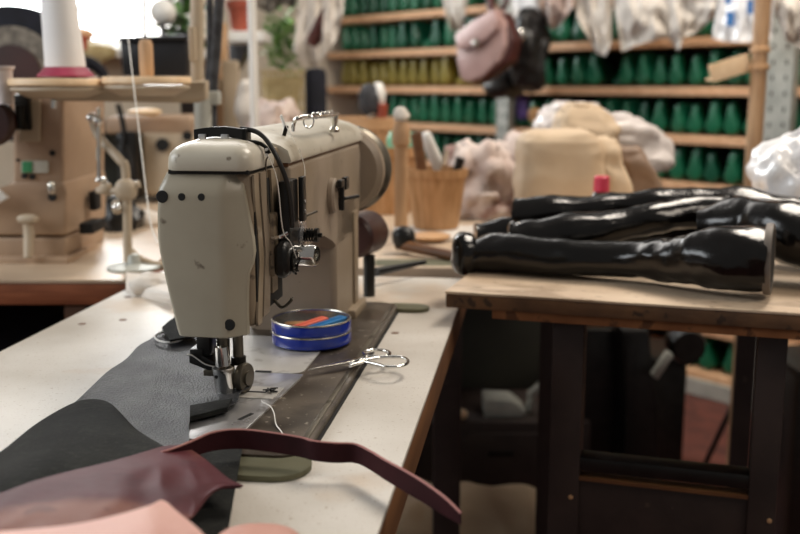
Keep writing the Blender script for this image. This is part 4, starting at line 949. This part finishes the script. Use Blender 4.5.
# cone of thread
cn = thing('thread_cone', 'large cone of white thread on a crimson base on the left tray', 'thread cone', P(66, 79, YT-.01))
k_ = YT/FPX
c_ = P(66, 77, YT); base_z = c_.z
MB().lathe([(0, 0), (27*k_, 0), (27*k_, 1.5*k_), (19*k_, 10*k_), (0, 10*k_)], (c_.x, c_.y, base_z), seg=40).build('cone_base', M['conered'], cn, world=True)
MB().lathe([(0, 0), (19.5*k_, 0), (19*k_, 10*k_), (16.5*k_, 75*k_), (15.5*k_, 110*k_), (0, 110*k_)], (c_.x, c_.y, base_z+9*k_), (-.045, 0, 1), seg=48).build('wound_thread', M['cone'], cn, world=True)
# thread running down
b = MB(); b.tube([P(128, 36, 1.32), P(133, 80, 1.28), P(139, 130, 1.24), P(146, 190, 1.2), P(151, 225, 1.18), P(158, 243, 1.16)], .0009, 6, 5); o = b.build('running_thread', M['thread']); tag(o, 'white thread running down in front of the round trays', 'thread')
# bent arm stand
st = thing('arm_stand', 'bent beige metal arm stand on round base behind the machine head', 'stand', (P(128, 268, 1.33).x, 1.36, .75))
MB().lathe([(0, 0), (.036, 0), (.036, .004), (.01, .008), (.008, .02), (0, .022)], seg=32).build('base', M['galv'], st)
b = MB(); b.tube([P(92, 118, 1.40), P(100, 138, 1.38), P(120, 160, 1.36), P(126, 175, 1.36), P(128, 262, 1.36)], .0062, 12, 4); b.build('bent_tube', M['beige2'], st, world=True)
b = MB(); b.tube([P(98, 160, 1.37), P(98, 148, 1.37)], .003, 8); b.tube([P(98, 190, 1.37), P(110, 192, 1.36), P(124, 188, 1.35), P(140, 184, 1.35)], .005, 10, 3); b.blob(P(126, 190, 1.35), (.03, .025, .03), .8, 0); b.blob(P(106, 188, 1.36), (.016, .016, .016), .8, 0); b.blob(P(117, 207, 1.36), (.014, .014, .02), .8, 0)
b.build('clamp_joint', M['beige2'], st, world=True)
b = MB(); b.tube([P(99, 108, 1.36), P(99, 180, 1.36)], .003, 8); b.blob(P(92, 118, 1.35), (.014, .014, .014), .9, 0); b.blob(P(98, 121, 1.35), (.012, .012, .014), .9, 0); b.blob(P(101, 180, 1.36), (.016, .014, .008), .9, 0); b.blob(P(117, 207, 1.345), (.014, .012, .008), .9, 0); b.build('chrome_fitting', M['chrome'], st, world=True)
b = MB(); b.tube([P(128, 248, 1.37), P(138, 258, 1.37), P(152, 264, 1.37), P(165, 266, 1.37)], .006, 10, 3); o = b.build('bent_hose', M['beige2']); tag(o, 'short pale hose curving right from the foot of the arm stand', 'hose')

# third machine further back
t3 = thing('rear_table', 'low cluttered table behind the beige machines', 'table', (-.35, 2.3, 0))
MB().box((-.5, 2.14, .735), (.62, .26, .03), bevel=.002).build('top', M['tabletop2'], t3, world=True)
for x in (-.77, -.23):
    for y in (2.05, 2.23): MB().box((x, y, .36), (.04, .04, .72)).build('leg', M['darkpaint'], t3, world=True)
bx = thing('dark_backdrop', 'dark cabinet added as a dark backdrop behind the rear sewing machine', 'cabinet', (P(135, 150, 2.32).x, 2.322, 0))  # box added to darken the background between the machines
MB().box((0, 0, .46), (.34, .07, .92), bevel=.006).build('cabinet_body', M['cupboard'], bx)
for z in (.3, .75): MB().box((0, -.036, z), (.30, .006, .34), bevel=.002).build('door_panel', M['darkolive'], bx)
m3 = thing('rear_sewing_machine', 'out of focus pale sewing machine behind the thread trays', 'sewing machine', (P(150, 180, 2.2).x, 2.2, .75))
part([(104, 117), (190, 115), (194, 120), (194, 136), (104, 134)], .12, .01, 'beige', 'arm', 2.14, m3)
part([(140, 130), (194, 130), (196, 196), (142, 196)], .14, .012, 'beige2', 'column', 2.14, m3)
b = MB(); b.lathe([(0, 0), (.014, 0), (.014, .01), (0, .012)], P(162, 145, 2.13), (0, 1, 0), 20); b.lathe([(0, 0), (.01, 0), (.01, .01), (0, .012)], P(187, 136, 2.13), (0, 1, 0), 20); b.build('knob', M['hole'], m3, world=True)
part([(115, 132), (136, 132), (138, 200), (118, 204)], .08, .01, 'blackmetal', 'needle_unit', 2.10, m3)
b = MB(); b.tube([P(118, 104, 2.1), P(124, 130, 2.1), P(122, 150, 2.1)], .006, 8, 3); b.tube([P(114, 140, 2.1), P(130, 150, 2.1), P(134, 175, 2.1)], .005, 8, 3); b.build('black_linkage', M['blackmetal'], m3, world=True)
b = MB(); b.blob(P(145, 112, 2.1), (.07, .05, .016), .9, .003, 30); o = b.build('sponge', M['palewood']); tag(o, 'tan sponge lying on the rear machine arm', 'sponge')
b = MB(); b.blob(P(122, 225, 1.75), (.06, .09, .09), .8, .015, 30, 3, nu=30); o = b.build('cable_bundle', M['blackmetal']); tag(o, 'dark tangle of cables behind the arm stand', 'cables')
b = MB(); b.blob(P(148, 218, 1.8), (.05, .06, .03), .8, .008, 30, 5, nu=30); o = b.build('pale_scrap', M['whitecloth']); tag(o, 'pale paper scrap beside the dark cables', 'paper')
b = MB(); b.blob(P(152, 248, 1.7), (.06, .08, .03), .8, .01, 30, 6, nu=30); o = b.build('brown_scrap', M['beige']); tag(o, 'brownish leather scrap low behind the machine face cover', 'leather')

# black crate, speckled bundle, window things
cr = thing('black_crate', 'black plastic crate against the bright window', 'crate', P(153, 76, 2.4))
MB().prism([P(119, 38, 2.4), P(187, 36, 2.4), P(187, 76, 2.4), P(122, 76, 2.4)], (0, .2, 0), bevel=.006).build('box', M['cupboard'], cr, world=True)
MB().prism([P(117, 36.5, 2.38), P(188, 34.5, 2.38), P(188, 39, 2.38), P(117, 41, 2.38)], (0, .24, 0), bevel=.003).build('rim', M['cupboard'], cr, world=True)
rb = thing('material_roll', 'big rolled bundle with navy outside, speckled grey layer and dark red core', 'roll', P(8, 110, 2.1))
cc = P(14, 74, 2.1); f2 = 2.1/FPX
for r0, r1_, m_, nm in ((46, 66, 'navy', 'outer_layer'), (28, 46, 'speckle', 'middle_layer'), (0, 28, 'darkred', 'core')):
    b = MB(); b.lathe([(r0*f2, 0), (r1_*f2, 0), (r1_*f2, .05), (r0*f2, .05)], cc+Vector((0, (66-r1_)*-.0003, 0)), (0, 1, 0), 48); b.build(nm, M[m_], rb, world=True)
# table for these far things
ft = thing('window_table', 'long table under the window carrying the crate and the roll', 'table', (-.75, 2.95, 0))
zt = P(153, 76, 2.4).z-.003
MB().box((-.88, 2.62, zt-.015), (.84, .5, .028), bevel=.002).build('top', M['tabletop2'], ft, world=True)
for x in (-1.25, -.5):
    for y in (2.42, 2.83): MB().box((x, y, (zt-.03)/2), (.04, .04, zt-.03)).build('leg', M['darkpaint'], ft, world=True)
# hose thing and orange items on the sill
b = MB(); b.tube([P(82, 60, 2.3), P(92, 64, 2.3), P(102, 72, 2.3), P(106, 84, 2.3)], [.012, .014, .012, .010], 12, 4); o = b.build('dark_hose', M['navy']); tag(o, 'thick dark hose curving down right of the thread cone', 'hose')
b = MB(); b.blob(P(92, 52, 3.1), (.16, .1, .06), .8, .02, 15, 2, nu=30); o = b.build('wicker_item', M['wicker']); tag(o, 'straw coloured bundle on the window sill right of the cone', 'bundle')
b = MB(); b.blob(P(84, 34, 3.2), (.07, .06, .04), .9, .01, 25, 2, nu=20); o = b.build('orange_flower', M['shelfwood']); tag(o, 'small orange bloom against the bright window', 'flower')
# lamp-like white globe in the window
gl = thing('white_lamp', 'round white globe lamp before the window, above the black crate', 'lamp', P(163, 38, 2.6))
MB().blob(P(163, 12, 2.6), (.066, .06, .066), 1, 0).build('globe', M['white'], gl, world=True); MB().cyl(P(163, 24, 2.6), P(163, 38, 2.6), .007).build('stem', M['brush'], gl, world=True)
def plant(name, label, centre, size, n, mk, pot=None, leaf=.03):
    t = thing(name, label, 'plant', centre)
    b = MB()
    for i in range(n):
        p = centre + Vector((random.gauss(0, size[0]*.4), random.gauss(0, size[1]*.4), random.gauss(0, size[2]*.4)))
        a = random.uniform(0, 6.28); d = Vector((math.cos(a), math.sin(a), random.uniform(-.8, .8))).normalized(); w = d.cross(Vector((.3, .2, 1))).normalized()
        l = leaf*random.uniform(.6, 1.3)
        vs = [b.bm.verts.new(q_) for q_ in (p, p+d*l*.5+w*l*.22, p+d*l, p+d*l*.5-w*l*.22)]; b.face(vs)
    b.build('foliage', M[mk], t, world=True); return t
p_ = plant('hanging_plant', 'airy bright green potted plant between the white pole and the curtain', P(283, 42, 3.3), (.07, .06, .13), 420, 'leaf', leaf=.035)
MB().lathe([(0, 0), (.05, 0), (.065, .1), (.06, .1), (.045, .01), (0, .01)], P(283, 108, 3.3), seg=24).build('pot', M['wicker'], p_, world=True)
p_ = plant('window_plant', 'long leafed green plant at the window beside the stand', P(180, 10, 2.9), (.03, .03, .09), 60, 'dkleaf', leaf=.09)
MB().lathe([(0, 0), (.03, 0), (.04, .06), (.035, .06), (0, .01)], P(182, 52, 2.9), seg=20).build('pot', M['cupboard'], p_, world=True)
p_ = plant('corner_plant', 'small dark green plant between cone and window frame', P(80, 6, 2.9), (.01, .02, .05), 40, 'dkleaf', leaf=.04)
MB().lathe([(0, 0), (.02, 0), (.025, .04), (0, .04)], P(80, 50, 2.9), seg=20).build('pot', M['terracotta'], p_, world=True)
# white pole, terracotta pot on a bracket shelf
b = MB(); x_ = P(253, 60, 2.0); b.cyl((x_.x, 2.0, 0), (x_.x, 2.0, 1.6), .0085); o = b.build('white_pole', M['white']); tag(o, 'slim white vertical pole behind the left of the machine arm', 'pole')
ws = MB().box(P(238, 37, 3.0)+Vector((0, .06, 0)), (.16, .2, .03), bevel=.002); o = ws.build('wall_shelf', M['white']); tag(o, 'short white shelf carrying the terracotta pot', 'shelf')
zt2 = P(238, 37, 3.0).z+.0155
MB and None
tp = thing('terracotta_pot', 'dark terracotta flower pot on the short white shelf', 'plant pot', (P(240, 32, 3.0).x, 3.03, zt2))
MB().lathe([(0, 0), (.028, 0), (.04, .07), (.044, .07), (.044, .09), (.036, .09), (.033, .07), (0, .07)], seg=28).build('pot', M['terracotta'], tp)
MB().lathe([(0, 0), (.034, 0), (.034, .002), (0, .002)], (0, 0, .08), seg=20).build('soil', M['handle'], tp)
b = MB(); b.prism([P(228, 44, 2.9), P(249, 44, 2.9), P(243, 58, 2.9), P(230, 80, 2.9)], (0, .1, 0), bevel=.006); o = b.build('black_bracket', M['cupboard']); tag(o, 'black wedge shaped item hanging under the white shelf', 'bracket')
for px, py, w, h, Y, m_, nm, lab in ((232, 110, .04, .25, 2.6, 'beige2', 'cardboard_tube', 'tan upright tube between the dark rods and the white pole'),
        (222, 90, .035, .35, 2.7, 'polewood', 'wooden_board', 'narrow brown board leaning behind the dark rods'),
        ):
    b = MB(); p_ = P(px, py, Y); b.box(p_, (w, .05, h), bevel=.008); o = b.build(nm, M[m_]); tag(o, lab, 'clutter')
b = MB(); b.blob(P(246, 104, 2.4), (.05, .06, .11), .8, .012, 22, 4, nu=30); o = b.build('white_bundle', M['whitecloth']); tag(o, 'pale cloth bundle behind the white pole', 'cloth')
b = MB(); b.blob(P(274, 118, 2.3), (.10, .1, .08), .8, .03, 22, 9, nu=34); o = b.build('rag_heap', M['pinkcloth']); tag(o, 'mottled white and brown rag heap right of the white pole', 'cloth')
# wicker baskets/cage below the plant
b = MB()
for k in range(9): b.cyl(P(263+5*k, 70, 3.1), P(263+5*k, 112, 3.1), .004, seg=6)
for y in (72, 84, 98, 110): b.tube([P(261, y, 3.1), P(305, y, 3.1)], .004, 6)
o = b.build('wire_rack', M['wicker']); tag(o, 'straw coloured wire rack below the green plant', 'rack')
# curtain / garments near the shelf end
def plane_far(x, y, o): return P(x, y, 3.2-o)
drape('hanging_shirt', M['whitecloth'], [(302, -14), (345, -14)], [(294, 50), (304, 66), (318, 66), (336, 40), (343, 14)], .05, 2.5, .02, 'off-white garment with dark red patch hanging beside the shelf end', 'garment', plane=plane_far)
drape('red_garment', M['oxblood'], [(316, 20), (324, 6)], [(306, 42), (316, 48), (322, 40)], .12, 1, .008, 'dark red cloth triangle in front of the off-white garment', 'cloth', plane=plane_far)
drape('grey_curtain', M['speckle'], [(250, -14), (300, -14)], [(258, 8), (270, 14), (284, 4), (296, 8)], .0, 3, .02, 'greyish cloth edge hanging at the top above the green plant', 'cloth', plane=plane_far)

# ------------------------------------------------------------------ under the bench
def pf(px, py, z=0): return W(px, py, z)
fp = thing('pedestal_machine', 'dark cast iron machine stand on the floor under the bench', 'machine stand', (P(655, 440, 1.9).x, 1.95, 0))
b = MB(); b.prism([P(622, 330, 1.85), P(650, 330, 1.85), P(656, 400, 1.85), P(664, 520, 1.85), P(618, 520, 1.85), P(626, 420, 1.85)], (0, .18, 0), bevel=.01); b.build('column', M['blackmetal'], fp, world=True)
b = MB(); b.lathe([(0, 0), (.03, 0), (.036, .02), (.036, .05), (.03, .07), (0, .07)], P(690, 348, 1.85), (0, 1, 0), 36); b.build('flywheel', M['blackmetal'], fp, world=True)
b = MB(); b.box((P(655, 500, 1.95).x, 1.96, .04), (.3, .36, .08), bevel=.01); b.build('foot', M['blackmetal'], fp, world=True)
b = MB(); b.prism([P(652, 376, 1.82), P(668, 352, 1.82), P(674, 356, 1.82), P(658, 380, 1.82)], (0, .02, 0), bevel=.002); b.build('lever_arm', M['galv'], fp, world=True)
b = MB(); b.tube([pf(702, 474, .02)+Vector((0, 0, .01)), P(735, 400, 2.3), P(748, 368, 2.2)], .007, 10); o = b.build('metal_rod', M['brush']); tag(o, 'thin dark rod leaning under the bench over the red floor', 'rod')
fb = MB(); fb.box(shelf_pt(.1, .012, 0)+Vector((0, 0, .028)), (.36, .02, .05), srot); o = fb.build('front_rail', M['galv'], rack, world=True)
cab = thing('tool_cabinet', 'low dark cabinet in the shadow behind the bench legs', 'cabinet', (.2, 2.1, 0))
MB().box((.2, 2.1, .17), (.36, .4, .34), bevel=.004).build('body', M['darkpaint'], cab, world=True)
sc2 = thing('dark_filler_crate', 'black crate added to darken the space behind the right bench leg', 'crate', (P(815, 400, 2.1).x, 2.1, 0))  # added filler that darkens the view past the right bench leg
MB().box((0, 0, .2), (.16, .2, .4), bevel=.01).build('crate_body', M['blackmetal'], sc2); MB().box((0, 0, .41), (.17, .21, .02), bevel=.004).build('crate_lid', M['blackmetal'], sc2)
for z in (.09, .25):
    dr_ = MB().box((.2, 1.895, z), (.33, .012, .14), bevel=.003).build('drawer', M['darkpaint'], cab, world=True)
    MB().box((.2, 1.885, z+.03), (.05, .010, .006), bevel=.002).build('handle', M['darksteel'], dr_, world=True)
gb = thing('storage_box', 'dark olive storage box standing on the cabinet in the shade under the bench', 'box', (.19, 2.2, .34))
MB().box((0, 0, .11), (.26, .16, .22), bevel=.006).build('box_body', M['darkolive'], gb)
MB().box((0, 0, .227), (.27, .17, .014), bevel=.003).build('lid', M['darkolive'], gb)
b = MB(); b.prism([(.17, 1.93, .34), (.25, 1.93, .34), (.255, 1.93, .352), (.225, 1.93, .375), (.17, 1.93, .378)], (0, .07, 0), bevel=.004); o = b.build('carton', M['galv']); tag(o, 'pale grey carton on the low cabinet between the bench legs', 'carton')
b = MB(); b.tube([(.265, 1.97, .375), (.30, 1.96, .41)], .009, 10); b.tube([(.27, 1.97, .375), (.262, 1.97, .34)], .008, 10); o = b.build('pipe_piece', M['galv']); tag(o, 'short pale metal pipe elbow beside the grey carton', 'pipe')
b = MB(); b.blob((.125, 1.92, .351), (.022, .022, .022), 1, 0); o = b.build('wooden_ball', M['palewood']); tag(o, 'small pale wooden ball left of the grey carton', 'ball')
MB().prism([P(583, 330, 1.92), P(624, 330, 1.92), P(624, 486, 1.92), P(586, 486, 1.92)], (0, .03, 0), bevel=.003).build('dark_filler_plate', M['blackmetal'], fp, world=True)  # dark plate added to black out the bright floor beside the stand
tk = thing('dark_filler_chest', 'black chest added to darken the space left of the low shelf, under the bench', 'chest', (P(655, 400, 2.45).x, 2.55, 0))  # added black box, keeps the space beside the low shelf dark
MB().box((0, 0, .15), (.16, .2, .30), bevel=.01).build('body', M['blackmetal'], tk); MB().box((0, 0, .31), (.17, .21, .02), bevel=.004).build('lid', M['blackmetal'], tk)
b = MB(); b.blob((P(430, 505, 1.6).x+.05, 1.62, .20), (.30, .22, .22), .5, .03, 9, 6, nu=44, nv=28, flat=.95); o = b.build('paper_sack', M['paper'], ang=60); tag(o, 'crumpled brown paper sack low beside the table', 'sack')
st_ = thing('low_stool', 'small dark stool carrying the brown paper sack', 'stool', (P(430, 505, 1.6).x+.05, 1.62, 0))
MB().box((0, 0, .08), (.32, .24, .02), bevel=.003).build('seat', M['darkpaint'], st_)
for sx in (-1, 1):
    for sy in (-1, 1): MB().box((.13*sx, .09*sy, .035), (.03, .03, .07)).build('leg', M['darkpaint'], st_)

# ------------------------------------------------------------------ light
w = bpy.data.worlds.new('sky'); scn.world = w; w.use_nodes = True
nt = w.node_tree; bg = nt.nodes['Background']
tc = nt.nodes.new('ShaderNodeTexCoord'); dt = nt.nodes.new('ShaderNodeVectorMath'); dt.operation = 'DOT_PRODUCT'
dt.inputs[1].default_value = Vector((-.36, .92, .12)).normalized(); nt.links.new(tc.outputs['Generated'], dt.inputs[0])
mr = nt.nodes.new('ShaderNodeMapRange'); mr.inputs['From Min'].default_value = .75; mr.inputs['From Max'].default_value = .95
mr.inputs['To Min'].default_value = .20; mr.inputs['To Max'].default_value = 6.0
nt.links.new(dt.outputs['Value'], mr.inputs['Value']); nt.links.new(mr.outputs[0], bg.inputs['Strength'])
bg.inputs['Color'].default_value = (1, .96, .91, 1)
def area(name, loc, target, size, power, col=(1, 1, 1), sy=None):
    l = bpy.data.lights.new(name, 'AREA'); l.shape = 'RECTANGLE'; l.size = size; l.size_y = sy or size; l.energy = power; l.color = col
    o = bpy.data.objects.new(name, l); COL.objects.link(o); o.location = loc
    o.rotation_euler = (Vector(target)-Vector(loc)).to_track_quat('-Z', 'Y').to_euler(); return o
area('daylight_window_back', wallpt((k1+k2)/2, 1.75, -.05), (-.0, .9, .7), .9, 55, (.95, .98, 1), 1.2)
area('daylight_window_left', (-2.3, .6, 1.9), (0, 1.2, .8), 1.6, 46, (.93, .97, 1), 1.3)
area('ceiling_lamp', (.9, 2.0, 2.6), (.4, 2.2, .8), 1.2, 48, (1, .9, .78), .6)
area('ceiling_lamp_right', (1.5, .1, 2.3), (0, 1.2, .8), .9, 15, (1, .88, .74), .5)
scn.view_settings.view_transform = 'Standard'; scn.view_settings.look = 'None'; scn.view_settings.gamma = 1
scn.view_settings.exposure = -.08; scn.view_settings.use_curve_mapping = False
scn.cycles.use_denoising = True
scn.cycles.max_bounces = 6; scn.cycles.caustics_reflective = False; scn.cycles.caustics_refractive = False
